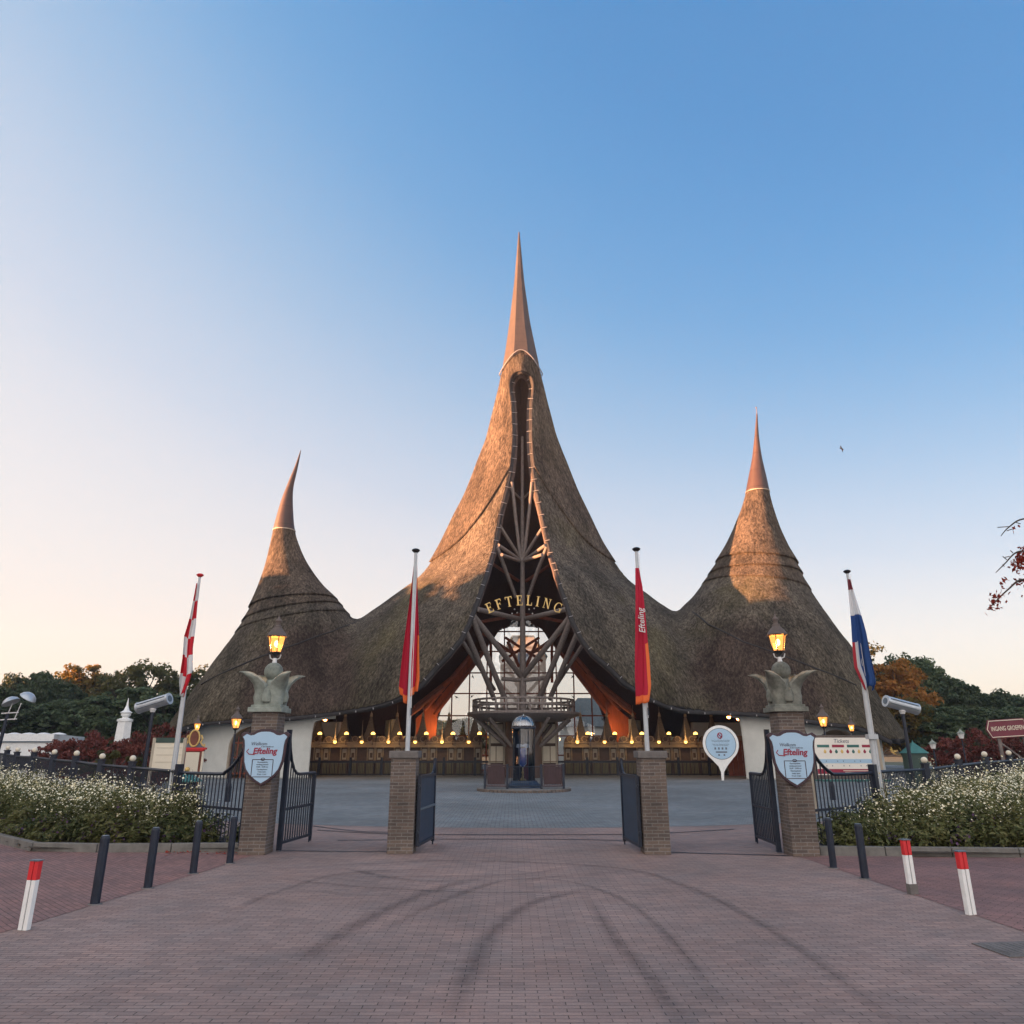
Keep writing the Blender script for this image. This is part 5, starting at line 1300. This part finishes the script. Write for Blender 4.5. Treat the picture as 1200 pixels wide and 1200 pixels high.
# green cabinet
c = gnd(246, 908.5); T = empty('green_cabinet', (c.x, 45, 0), R(8), 'dark green pitched cabinet standing in front of the left white wall', 'cabinet')
b = MB(); b.box((0,0,.65),(1.02,.8,1.3)); b.build('body', MT['green'], T, bevel=.01)
b = MB(); b.lathe([(.82,1.30),(.80,1.36),(.3,1.56),(.06,1.66),(.03,1.8),(.0001,1.82)], 4, ph=PI/4); b.build('roof', MT['green'], T)
for s in (-1,1): b = MB(); b.box((s*.25,-.41,.62),(.44,.03,1.1)); b.build('door', MT['green'], T); 
b = MB(); b.box((-.25,-.43,1.08),(.24,.01,.13)); b.build('label', MT['white'], T)
# small roofed litter bin
c = at(218, 912.5, 20); T = empty('litter_bin', (c.x, 20, 0), 0, 'dark octagonal litter bin with green pyramid roof and gold ball behind the left fence', 'litter bin')
b = MB(); b.lathe([(.27,0),(.29,.1),(.29,.95),(.25,1.0)], 8, ph=PI/8); b.build('body', MT['iron'], T)
b = MB(); b.lathe([(.40,1.0),(.40,1.03),(.06,1.24)], 8, ph=PI/8); b.build('roof', MT['teal'], T); b = MB(); b.lathe([(.405,1.03),(.065,1.245)], 1, ph=PI/8+PI*7/8, a1=PI/4); b.build('roof_stripe', MT['white'], T)
b = MB(); b.sphere((0,0,1.30), .065); b.build('finial', MT['gold'], T, smooth=80)
# tube floodlights
def floodlight(u, v, D, pitch, label):
    c = at(u, v, D); T = empty('floodlight', (c.x, D, 0), 0, label, 'floodlight', 'tube floodlights on dark posts')
    b = MB(); b.tube([(0,0,0),(0,0,c.z-.18)], [.06,.045], 10); b.build('post', MT['iron'], T, smooth=60)
    b = MB(); b.lathe([(.06,c.z-.2),(.09,c.z-.12),(.05,c.z-.04)], 10); b.build('swivel', MT['whitemetal'], T, smooth=40)
    H_ = empty('lamp_head', (0,0,c.z+.04)); H_.parent = T; H_.rotation_euler = (0, pitch, R(10) if pitch > 0 else R(-10))
    b = MB(); b.tube([(-.46,0,0),(.46,0,0)], .15, 18); b.tube([(-.49,0,0),(-.45,0,0)], .16, 18); b.tube([(.45,0,0),(.49,0,0)], .16, 18); b.build('housing', MT['steel'], H_, smooth=40)
    b = MB()
    for k in (-.05,.07): b.box((0,-.147,k),(.84,.012,.02))
    b.build('slot', MT['rail'], H_)
    b = MB(); b.tube([(.49,0,0),(.5,0,0)], .09, 12); b.tube([(-.5,0,0),(-.49,0,0)], .09, 12); b.build('end_lens', MT['rail'], H_)
floodlight(180, 826, 21, R(-15), 'grey tube floodlight on a dark post left of the hall')
floodlight(1056.5, 828, 21, R(13), 'grey tube floodlight on a dark post right of the hall')
# double dish lamp far left
c = at(12, 830, 30); T = empty('double_spotlight', (c.x, 30, 0), 0, 'pair of silver dish spotlights on a dark mast at far left', 'spotlight')
b = MB(); b.tube([(-.25,0,0),(-.05,0,c.z-.2)], [.09,.06], 8); b.build('mast', MT['iron'], T)
b = MB()
for z in (-.45,-.2): b.tube([(-.3,0,c.z+z),(.35,0,c.z+z+.04)], .025, 6)
for x in (-.1,.25): b.tube([(x,0,c.z-.45),(x+.15,0,c.z+.2)], .018, 6)
b.build('bracket', MT['whitemetal'], T)
for x, z, a in ((-.02,.22,-.5),(.62,.40,.55)):
    M = Matrix.Translation(Vector((x,0,c.z+z))) @ Matrix.Rotation(a, 4, 'Y'); b = MB(); b.lathe([(.05,.22),(.14,.2),(.26,.12),(.33,0),(.32,-.02),(.0001,.02)], 16, M=M); b.build('dish', MT['steel'], T, smooth=40)
# direction sign
T = empty('direction_sign', (at(1180,853,25).x, 25, 0), R(-8), 'maroon arrow sign with cream capitals on wooden legs at the right edge', 'sign')
zc = at(1180, 853.5, 25).z
Tb = empty('arrow_board', (0,0,zc)); Tb.parent = T; Tb.rotation_euler = (0, R(-3.5), 0)
o_ = [(-.66,0),(-.55,.29),(.56,.29),(.66,0.0),(.56,-.29),(-.55,-.29)]
b = MB(); b.prism(o_, -.03, .03); b.build('board', MT['maroon'], Tb)
b = MB(); b.tube([(x*.955, -.034, z*.88) for x, z in o_], .014, 5, closed=True); b.build('border', MT['cream'], Tb)
text_obj('INGANG GROEPEN', .2, 'direction_text', 'cream', Tb, (.0,-.036,0), offset=.002, space=1.06).scale = (.56,1,1)
for x in (-.28,.5): b = MB(); b.box((x,.06,(zc-.2)/2),(.09,.07,zc-.2)); b.build('leg', MT['log'], T)
b = MB(); b.tube([(-.26,.06,zc-.45),(.48,.06,zc-1.1)], .03, 6); b.build('brace', MT['log'], T)
# white low building, pinnacle, hut, garden lanterns
a0 = at(-60, 858, 46); T = empty('white_pavilion', (a0.x, 46, 0), 0, 'long low white pavilion with scalloped roof edge beyond the left fence', 'pavilion')
w0 = at(64, 859, 46).x - a0.x; w1 = at(100, 860, 58).x - a0.x
hz = at(30, 860, 46).z
b = MB(); b.add([(0,0,0),(w0,0,0),(w1,12,0),(0,12,0),(0,0,hz),(w0,0,hz),(w1,12,hz),(0,12,hz)], [(0,1,5,4),(1,2,6,5),(2,3,7,6),(3,0,4,7),(4,5,6,7)]); b.build('wall', MT['white'], T)
b = MB(); b.box((w0/2,-.06,hz-.45),(w0+.1,.1,.06)); b.build('ledge', MT['rail'], T)
for k in range(7):
    x = w0*(k+.5)/7; b = MB(); b.lathe([(w0/7*.48,0),(w0/7*.4,.05),(w0/7*.2,.10),(.0001,.12)], 14, (x,1.2,hz-.02)); b.build('roof_dome', MT['white'], T, smooth=60)
c = at(144, 860, 45); T = empty('pinnacle', (c.x, 45, 0), 0, 'white stone pinnacle with ball and spike among the left shrubs', 'pinnacle')
zz = lambda v: at(144, v, 45).z
b = MB(); b.lathe([(.55,0),(.42,zz(846)),(.38,zz(845))], 6); b.build('shaft', MT['white'], T); b = MB(); b.lathe([(.44,zz(845.5)),(.44,zz(843)),(.2,zz(841.5)),(.16,zz(840.5)),(.27,zz(838.5)),(.27,zz(836.5)),(.34,zz(835)),(.16,zz(832.5)),(.07,zz(827)),(.02,zz(818))], 12); b.build('finial', MT['white'], T, smooth=40)
c = at(1073, 893, 40); T = empty('garden_hut', (c.x, 40, 0), 0, 'small dark green hut behind the right fence', 'hut')
b = MB(); b.box((0,0,.8),(.9,.8,1.6)); b.build('wall', MT['green'], T); b = MB(); b.lathe([(.75,1.6),(.3,1.95),(.04,2.15),(.0001,2.3)], 4, ph=PI/4); b.build('roof', MT['teal'], T)
for u, v, lb in ((1126,860,'white garden lantern above the red shrub on the right'),(1093,872,'white garden lantern low in the dark trees on the right')):
    c = at(u, v, 38); T = empty('garden_lantern', (c.x, 38, 0), 0, lb, 'lantern', 'white garden lanterns')
    b = MB(); b.tube([(0,0,0),(0,0,c.z-.2)], .04, 6); b.build('post', MT['iron'], T); b = MB(); b.lathe([(.12,-.22),(.2,.0),(.16,.02)], 6, (0,0,c.z)); b.build('cage', MT['whitemetal'], T); b = MB(); b.lathe([(.27,.02),(.15,.10),(.04,.19),(.0001,.3)], 6, (0,0,c.z)); b.build('roof', MT['stone'], T); T.scale = (.85,.85,1)
# house behind the gable, pale gable house
c = at(685, 850, 92); T = empty('slate_roofed_house', (c.x+.6, 92, 0), 0, 'house with grey hipped slate roof seen through the rear glass gable', 'house')
b = MB(); b.box((0,2,2.3),(7.6,5,4.6)); b.build('wall', MT['plaster'], T)
zt_ = at(685, 817, 92).z; b = MB(); b.add([(-4.2,-1,4.4),(4.2,-1,4.4),(4.2,5,4.4),(-4.2,5,4.4),(-1.2,1.5,zt_),(1.8,1.5,zt_),(1.8,2.5,zt_),(-1.2,2.5,zt_)], [(0,1,5,4),(1,2,6,5),(2,3,7,6),(3,0,4,7),(4,5,6,7),(0,3,2,1)]); b.build('roof', MT['roofslate'], T)
for x in (-2.4,0,2.4): b = MB(); b.box((x,-.52,2.4),(1.1,.08,1.3)); b.build('window', MT['signtext'], T)
c = at(613, 770, 84); zt_ = at(613, 746, 84).z; T = empty('brick_gable_house', (c.x, 84, 0), 0, 'pale brick gabled house behind the timber post', 'house')
b = MB(); b.prism([(-2.6,0),(2.6,0),(2.6,zt_-2.2),(1.2,zt_),(-1.2,zt_),(-2.6,zt_-2.2)], 0, 6); b.build('wall', MT['pinkwall'], T); b = MB(); b.prism([(-2.8,zt_-2.25),(-1.25,zt_+.12),(1.25,zt_+.12),(2.8,zt_-2.25),(2.6,zt_-2.3),(1.15,zt_),(-1.15,zt_),(-2.6,zt_-2.3)], -.2, 6.2); b.build('roof', MT['roofslate'], T)
b = MB(); b.box((0,-.04,zt_-2.6),(1.2,.08,1.7)); b.build('window', MT['signtext'], T)
# warm lamps under the thatch
for u, v, lb in ((366,843,'l'),(381,843,'r'),(854,840,'l'),(865,842,'r')):
    p = at(u, v, 50.9); T = empty('spot_lamp', p, 0, {366:'orange spot lamp under the left eave, nearer the white wall',381:'orange spot lamp under the left eave, farther from the white wall',854:'orange spot lamp under the right eave, farther from the white wall',865:'orange spot lamp under the right eave, nearer the white wall'}[u], 'spot lamp', 'orange spot lamps under the eaves')
    b = MB(); b.sphere((0,0,0), .12, 10, 8); b.build('bulb', MT['spot'], T, smooth=80); b = MB(); b.lathe([(.16,.02),(.13,.16),(.04,.22),(.03,.6)], 10); b.build('shade', MT['black'], T)
for (x, y, z, w) in ((px(513,61),60.4,3.2,34),(px(712,61),60.4,3.2,26),(px(497,60),59.5,3.0,22),(px(730,60),59.5,3.0,9)): lamp_light((x,y,z), w, (1,0.36,0.10), .15)
for x in (LX[1],LX[3],LX[5],RX[0],RX[2],RX[4]): lamp_light((x, 56.2, 2.75), 7, (1,.62,.25), .12)

# ------------------------------------------------------------------ trees
def crown(seed, n_cl, per, R3, leaf, fill=0.55, shape='round'):
    rg = np.random.default_rng(seed); C = []; N = []
    cl = []
    while len(cl) < n_cl:
        d = rg.normal(size=3); d /= np.linalg.norm(d); r = rg.uniform(fill, 1.0)**0.7
        p = d*r*np.array(R3)
        if shape == 'cone': 
            t = (p[2]+R3[2])/(2*R3[2]); p[:2] *= 1.25*(1-t)+0.18
        if p[2] < -R3[2]*0.85: continue
        cl.append(p)
    for _ in range(n_cl//3):                                # loose sprays that break up the outline
        d = rg.normal(size=3); d /= np.linalg.norm(d); d[2] = abs(d[2])*1.1 - .25; q_ = d*rg.uniform(.98,1.2)*np.array(R3)
        if shape == 'cone': t_ = (q_[2]+R3[2])/(2*R3[2]); q_[:2] *= max(.1, 1.2*(1-t_)+.15)
        cl.append(q_)
    for i_, p in enumerate(cl):
        s = min(R3)*(rg.uniform(.10,.27) if i_ < n_cl else rg.uniform(.07,.15))
        if shape == 'cone': s *= max(.3, 1.2-(p[2]+R3[2])/(2*R3[2]))
        k = int(per*(rg.uniform(.6,1.4) if i_ < n_cl else rg.uniform(.15,.35)))
        q = rg.normal(size=(k,3)); q /= np.linalg.norm(q,axis=1)[:,None]; rad = rg.uniform(.25,1,k)[:,None]**.6
        C.append(p + q*rad*s*np.array([1.15,1.15,.75])); n_ = q*.6 + np.array([0,0,.5]) + rg.normal(0,.5,(k,3)); N.append(n_/np.linalg.norm(n_,axis=1)[:,None])
    return np.concatenate(C), np.concatenate(N), cl
def make_tree(seed, H, Wd, leafm, n_cl=46, per=75, leaf=.26, trunk=0.28, low=0.22, shape='round'):
    T = empty('tree', (0,0,0)); R3 = (Wd/2*.86, Wd/2*.86, H*(1-low)/2*.9); zc_ = H*low + H*(1-low)/2
    C, N, cl = crown(seed, n_cl, per, R3, leaf, .45, shape); C = C + np.array([0,0,zc_])
    V = leaf_quads(C, N, leaf, .6); np_mesh('crown', V, np.arange(len(V)).reshape(-1,4), [MT[leafm]], T)
    b = MB(); rn = random.Random(seed); b.tube([(0,0,-.1),(rn.uniform(-.1,.1),0,H*low),(rn.uniform(-.3,.3),rn.uniform(-.3,.3),H*.55),(0,0,H*.86)], [trunk,trunk*.75,trunk*.45,.05], 8)
    for p in cl[::3]:
        z0_ = H*(low+.35*rn.random()); e = Vector((p[0],p[1],p[2]+zc_)); s0 = Vector((0,0,z0_)); mdl = s0.lerp(e,.5)+Vector((0,0,.25)); b.tube([s0,mdl,e],[trunk*.32,trunk*.2,.03],5)
    b.build('trunk', MT['bark'], T, smooth=60); return T
protos = {}
def plant(kind, u, vtop, D, label, group, cat='tree', spin=None, wide=1.0, zbase=0.0, name=None):
    top = at(u, vtop, D); Hn = top.z - zbase
    if kind not in protos:
        k = dict(dark=lambda: make_tree(11,10,9,'leaf_dark',130,80,.20), dark2=lambda: make_tree(12,10,8,'leaf_dark',120,75,.21,low=.15), pine=lambda: make_tree(13,10,6.5,'leaf_dark',125,70,.19,low=.12,shape='cone'),
                 mid=lambda: make_tree(14,10,8.5,'leaf_mid',85,62,.19), yellow=lambda: make_tree(15,10,7.5,'leaf_yellow',100,70,.19), autumn=lambda: make_tree(16,10,7.0,'leaf_autumn',130,80,.18,low=.1),
                 bush=lambda: make_tree(17,3,6.4,'leaf_red',170,70,.085,.12,.02), olive=lambda: make_tree(18,2,2.6,'leaf_mid',26,80,.08,.08,.02))[kind]
        o = k(); protos[kind] = o
    else: o = copy_tree(protos[kind])
    H0 = {'bush':3.0,'olive':2.0}.get(kind,10.0); s = Hn/H0
    o.location = (top.x, D, zbase); o.scale = (s*wide, s*wide, s); o.rotation_euler = (0,0, spin if spin is not None else random.uniform(0,6.28))
    if name: o.name = name
    return tag(o, label, cat, group)
gl, gr = 'trees beyond the left fence', 'trees beyond the right fence'
plant('dark',-6,800,80,'dark green tree cut by the left edge of the photo',gl)
plant('dark',24,786,82,'dark rounded tree, second from the left edge of the photo',gl,wide=.62)
plant('dark2',52,781,80,'taller narrow dark tree left of the yellowing tree',gl,wide=.7)
plant('dark',76,793,79,'lower dark tree in front of the sunlit yellowing tree',gl,wide=.7)
plant('yellow',104,774,84,'sunlit yellowing tree with thin top, behind the white pavilion',gl)
plant('mid',128,782,86,'thin green tree between the yellowing tree and the tallest one',gl)
plant('mid',171,767,80,'tallest open crowned tree, right behind the pinnacle',gl)
plant('mid',205,792,80,'open crowned green tree just left of the checkered flag',gl)
plant('mid',238,774,84,'sunlit thin tree behind the left flagpole, touching the thatch',gl)
for i, (u, v, D, lb) in enumerate(((0,838,72,'low dense dark tree above the left end of the white pavilion'),(40,832,72,'low dense dark tree above the pavilion middle'),(82,830,72,'low dense dark tree above the right end of the pavilion'),(122,826,70,'low dense dark tree left of the pinnacle'),(160,814,70,'low dense dark tree right of the pinnacle'),(198,822,68,'low dense dark tree left of the hall, behind the left flagpole'))):
    plant('dark2',u,v-14,D,lb,gl,wide=1.5)
plant('bush',112,856,38,'wide red leaved shrub in front of the pinnacle','red shrubs','shrub',name='shrub',wide=.95)
plant('bush',192,847,35,'tall red leaved shrub behind the cream notice board','red shrubs','shrub',name='shrub',wide=.62)
plant('bush',88,866,42,'low purple red shrub beside the white pavilion','red shrubs','shrub',name='shrub',wide=.8)
plant('olive',136,875,25,'small olive shrub behind the left fence','olive shrubs','shrub',name='shrub')
plant('autumn',1042,768,66,'orange autumn tree beside the right spire roof',gr,wide=1.0)
plant('yellow',1052,812,60,'yellow green tree below the orange one, behind the floodlight',gr,wide=1.15)
plant('dark',1062,762,74,'tall dark tree behind the orange tree',gr,wide=.8)
plant('dark',1094,786,72,'dark tree stepping down right of the orange tree',gr)
plant('mid',1105,794,72,'ragged topped tree with gaps, middle of the right tree line',gr,wide=.8)
plant('dark2',1128,802,70,'dark tree left of the broad flat topped one on the right',gr)
plant('dark',1160,806,70,'broad dark tree above the arrow sign',gr,wide=1.2)
plant('dark2',1195,810,70,'dark tree cut by the right edge of the photo',gr,wide=1.1)
for u, v, lb in ((1086,832,'low dark tree filling the gap right of the yellow green tree'),(1120,834,'low dark tree behind the red shrub'),(1152,836,'low dark tree behind the maroon arrow sign'),(1190,834,'low dark tree at the right edge')): plant('dark2',u,v-10,60,lb,gr,wide=1.5)
plant('bush',1143,853,42,'wide red leaved shrub left of the arrow sign','red shrubs','shrub',name='shrub',wide=.9)
plant('bush',1184,862,40,'red leaved shrub behind the legs of the arrow sign','red shrubs','shrub',name='shrub',wide=.8)
plant('mid',1004,752,78,'green treetop peeping over the right thatched slope',gr)
plant('mid',545,836,95,'small green tree seen through the left panes of the rear gable','trees behind the hall')
plant('mid',560,843,100,'lower green tree seen through the left panes beside the balcony','trees behind the hall')
# a far wood all along the left, casting the shade that lies over the plaza (mostly outside the frame)
def wood(x0, x1, y0, y1, h, n, label, seed, slope=0.0):
    rg = np.random.default_rng(seed); C = []; N = []
    for _ in range(n):
        y = rg.uniform(y0,y1); x = rg.uniform(x0,x1) - slope*(y-y0); hh = h*rg.uniform(.86,1.0); k = 130
        q = rg.normal(size=(k,3)); q /= np.linalg.norm(q,axis=1)[:,None]
        C.append(np.array([x,y,0]) + np.stack([q[:,0]*3.4, q[:,1]*3.4, hh*(.52+.47*q[:,2])],1)); N.append(q)
    C = np.concatenate(C); N = np.concatenate(N); V = leaf_quads(C, N, 1.1, .7)
    return tag(np_mesh('woodland', V, np.arange(len(V)).reshape(-1,4), [MT['leaf_dark']]), label, 'woodland', kind='stuff')
WOOD_H = 19.3
wood(-72,-61.5,-62,74,WOOD_H,270,'dense dark wood beyond the left edge of the plaza',5)
wood(-230,-150,150,240,15,120,'distant dark wood far behind the left trees',6)
wood(120,260,170,240,14,160,'distant dark wood far behind the right trees',8)
wood(-140,120,190,225,9.5,260,'distant low wood behind the hall',9)
# maple bough reaching in from the right
MAPLE_X = 11.0
T = empty('maple_tree', (MAPLE_X, 9.4, 0), 0, 'maple with red leaved twigs reaching in from the right edge', 'tree')
b = MB(); b.tube([(0,0,-.1),(0,.1,2.2),(-.1,0,4.2),(-.2,0,6.0)], [.16,.13,.09,.04], 8)
TW = MB()
def bough(P, r): 
    Q = smooth_path([Vector(p) for p in P], 6); b.tube(Q, [r*(1-k/len(Q))+.004 for k in range(len(Q))], 6); return Q
def loc_(u, v, D=9.2): q = at(u, v, D); return (q.x-MAPLE_X, D-9.4, q.z)
q1 = bough([(-.08,.03,3.0), (-1.0,.35,3.75), (-1.9,-.15,3.95), loc_(1235,690), loc_(1200,679), loc_(1180,692), loc_(1158,714)], .03)
q2 = bough([(-.1,0,3.6), (-.9,-.4,4.5), (-2.0,.1,4.35), loc_(1240,650), loc_(1205,646), loc_(1190,648), loc_(1178,660), loc_(1167,671)], .022)
q3 = bough([(-.1,0,3.9), (-.8,.5,5.1), (-1.8,.25,5.2), loc_(1240,610), loc_(1200,608), loc_(1182,618), loc_(1173,628)], .02)
for (u0,v0,u1,v1) in ((1182,617,1169,618),(1180,622,1186,620),(1190,612,1196,614),(1180,656,1175,652),(1183,652,1178,653),(1187,648,1184,645),(1175,661,1177,664)): b.tube([loc_(u0,v0), loc_(u1,v1)], .006, 5)
b.build('trunk', MT['bark'], T, smooth=60)
for p_ in ((.9,.5,5.2),(1.3,-.9,4.6),(-.7,.9,5.6),(.4,1.5,4.9),(-.6,-.8,6.2),(.2,.2,7.0),(1.6,.6,6.0)): b2_ = [(0,.05,3.0+.3*random.random()), (p_[0]*.5,p_[1]*.5,3.6+(p_[2]-3.2)*.5), p_]; TW.tube([Vector(q) for q in b2_], [.06,.04,.012], 6)
TW.build('branch', MT['bark'], T, smooth=60)
C = []; 
def scatter(u, v, su, sv, n):
    for _ in range(n): C.append(loc_(random.gauss(u,su), random.gauss(v,sv), 9.2+random.gauss(0,.12)))
scatter(1194,662,5,5,60); scatter(1199,648,3,4,25); scatter(1167,705,4,5,26); scatter(1161,713,3,3,12); scatter(1173,698,3,3,9); scatter(1177,681,2.5,3,9); scatter(1174,690,2,3,6); scatter(1192,684,3,2,6); scatter(1198,681,2,2,6)
scatter(1196,656,3,4,50); scatter(1240,650,14,22,120)
for Q_b in (q1, q2, q3):
    for p_ in Q_b[3:20]:
        for _ in range(26): C.append((p_.x+random.gauss(0,.16), p_.y+random.gauss(0,.2), p_.z+random.gauss(0,.14)))
cc_, nn_, _cl = crown(77, 60, 55, (1.75, 2.0, 1.9), .05, .35); cc_ = cc_ + np.array([.35, .1, 5.6]); C = np.concatenate([np.array(C), cc_])
N = RNG.normal(size=C.shape); N /= np.linalg.norm(N,axis=1)[:,None]
V1 = leaf_quads(C, N, .034, .38); V2 = leaf_quads(C, N, .026, .5); V = np.concatenate([V1,V2]); np_mesh('foliage', V, np.arange(len(V)).reshape(-1,4), [MT['leaf_maple']], T)
# left: a twig tip just touching the frame, and the bird
c = at(986.5, 526, 42); b = MB(); M = Matrix.Translation(c) @ Matrix.Rotation(R(25), 4, 'Y') @ Matrix.Scale(1.0, 4)
b.lathe([(.0001,-.16),(.035,-.1),(.05,0),(.035,.08),(.0001,.13)], 8, M=M @ Matrix.Rotation(R(90),4,'Y'))
b.prism([(0,.04),(-.10,.16),(-.17,.16),(-.07,.0)], -.01, .01, 0, M); b.prism([(0,.02),(.06,-.14),(.13,-.2),(.08,-.02)], -.01, .01, 0, M)
tag(b.build('bird', MT['black']), 'small dark bird flying in the blue sky right of the right spire', 'bird')
# fallen leaves at the left kerb
C = np.stack([RNG.uniform(-6.6,-5.0,70), 14.45+RNG.normal(0,.12,70), np.full(70,.02)],1); N = RNG.normal(0,.3,C.shape)+np.array([0,0,1]); V = leaf_quads(C, N/np.linalg.norm(N,axis=1)[:,None], .03, .6)
tag(np_mesh('fallen_leaves', V, np.arange(len(V)).reshape(-1,4), [MT['leaf_maple']]), 'fallen red leaves along the left kerb', 'leaves', kind='stuff')

# ------------------------------------------------------------------ morning haze
def haze_mat(d):
    m = bpy.data.materials.new('haze'); m.use_nodes = True; t = m.node_tree; t.nodes.clear()
    o = t.nodes.new('ShaderNodeOutputMaterial'); v = t.nodes.new('ShaderNodeVolumePrincipled')
    v.inputs['Color'].default_value = (0.86, 0.90, 1.0, 1); v.inputs['Density'].default_value = d; v.inputs['Anisotropy'].default_value = 0.2
    t.links.new(v.outputs[0], o.inputs['Volume']); return m
MT['haze'] = haze_mat(0.00035)
b = MB(); b.box((25,105,26), (562,462,54.2)); tag(b.build('haze', MT['haze']), 'thin bluish morning haze over the whole scene', 'haze', kind='stuff')
# ------------------------------------------------------------------ light, sky, camera
SUN_EL, SUN_AZ = R(4.6), R(-14.0)                               # azimuth: degrees behind due left (negative: in front)
sd = Vector((-math.cos(SUN_EL)*math.cos(SUN_AZ), math.cos(SUN_EL)*math.sin(SUN_AZ), math.sin(SUN_EL)))
L = bpy.data.lights.new('sun', 'SUN'); L.energy = 5.0; L.angle = R(0.5); L.color = (1.0, 0.45, 0.20)
so = bpy.data.objects.new('sun', L); COL.objects.link(so); so.rotation_euler = sd.to_track_quat('Z', 'Y').to_euler()
w = bpy.data.worlds.new('World'); S.world = w; w.use_nodes = True
t = w.node_tree; bg = t.nodes['Background']
sky = t.nodes.new('ShaderNodeTexSky'); sky.sky_type = 'NISHITA'; sky.sun_disc = False
sky.sun_elevation = SUN_EL; sky.sun_rotation = math.atan2(sd.x, sd.y)
sky.altitude = 0; sky.air_density = 1.0; sky.dust_density = 1.2; sky.ozone_density = 1.6
# hazy dawn: the clear sky model is veiled by a gradient driven by elevation and by the angle to the sun
tc = nn(t, 'ShaderNodeTexCoord'); nv = nn(t, 'ShaderNodeVectorMath', operation='NORMALIZE'); t.links.new(tc.outputs['Generated'], nv.inputs[0])
sx = nn(t, 'ShaderNodeSeparateXYZ'); t.links.new(nv.outputs[0], sx.inputs[0])
def mth(op, a, b=None, clamp=False):
    n = nn(t, 'ShaderNodeMath', operation=op, use_clamp=clamp)
    for i, x in enumerate((a, b)):
        if x is None: continue
        if hasattr(x, 'is_output'): t.links.new(x, n.inputs[i])
        else: n.inputs[i].default_value = x
    return n.outputs[0]
el = mth('MULTIPLY', mth('ARCSINE', mth('MAXIMUM', sx.outputs[2], 0.0)), 180/PI)
dt = nn(t, 'ShaderNodeVectorMath', operation='DOT_PRODUCT'); dt.inputs[1].default_value = tuple(sd); t.links.new(nv.outputs[0], dt.inputs[0]); cg = dt.outputs['Value']
ee = mth('DIVIDE', mth('MULTIPLY', el, mth('SUBTRACT', 1.0, mth('MULTIPLY', cg, 0.84))), 90.0, True)
rp_ = nn(t, 'ShaderNodeValToRGB'); cr_ = rp_.color_ramp; cr_.interpolation = 'B_SPLINE'
STOPS = [(0,(.80,.70,.63)),(5,(.83,.76,.71)),(10,(.81,.78,.77)),(15,(.74,.745,.78)),(20,(.62,.68,.79)),(30,(.36,.535,.75)),(42,(.13,.38,.71)),(58,(.065,.28,.63)),(90,(.04,.22,.52))]
cr_.elements[0].position = 0; cr_.elements[1].position = 1
for k, (e_, c_) in enumerate(STOPS):
    el_ = cr_.elements[0] if k == 0 else (cr_.elements[len(cr_.elements)-1] if e_ == 90 else cr_.elements.new(e_/90)); el_.color = c4(c_)
t.links.new(ee, rp_.inputs[0])
gain = mth('ADD', 1.0, mth('MULTIPLY', mth('MAXIMUM', cg, 0.0), 0.05))
# added fill: unseen sky behind the camera brightened and warmed to light the fronts
bk = mth('MAXIMUM', mth('MULTIPLY', sx.outputs[1], -1.0), 0.0)
wm = nn(t, 'ShaderNodeMix', data_type='RGBA'); t.links.new(mth('POWER', bk, 0.6), wm.inputs[0]); t.links.new(rp_.outputs[0], wm.inputs[6]); wm.inputs[7].default_value = (2.0, 1.84, 1.76, 1)
sc_ = nn(t, 'ShaderNodeVectorMath', operation='SCALE'); t.links.new(wm.outputs[2], sc_.inputs[0]); t.links.new(gain, sc_.inputs['Scale'])
SKY_GAIN = 0.86
sg = nn(t, 'ShaderNodeVectorMath', operation='SCALE'); t.links.new(sc_.outputs[0], sg.inputs[0]); sg.inputs['Scale'].default_value = SKY_GAIN
mxs = nn(t, 'ShaderNodeMix', data_type='RGBA'); mxs.inputs[0].default_value = 0.93
t.links.new(sky.outputs[0], mxs.inputs[6]); t.links.new(sg.outputs[0], mxs.inputs[7])
t.links.new(mxs.outputs[2], bg.inputs[0]); bg.inputs[1].default_value = 0.15
cam = bpy.data.cameras.new('Camera'); co = bpy.data.objects.new('Camera', cam); COL.objects.link(co)
co.location = (0,0,EYE); co.rotation_euler = (PI/2 + TH, 0, 0)
cam.sensor_width = 36; cam.sensor_fit = 'HORIZONTAL'; cam.lens = F_PX/1200*36; cam.clip_end = 3000; cam.clip_start = 0.05
S.camera = co
S.render.resolution_x = S.render.resolution_y = 1024
S.view_settings.view_transform = 'Standard'; S.view_settings.look = 'None'; S.view_settings.gamma = 1.0
S.view_settings.exposure = 2.9
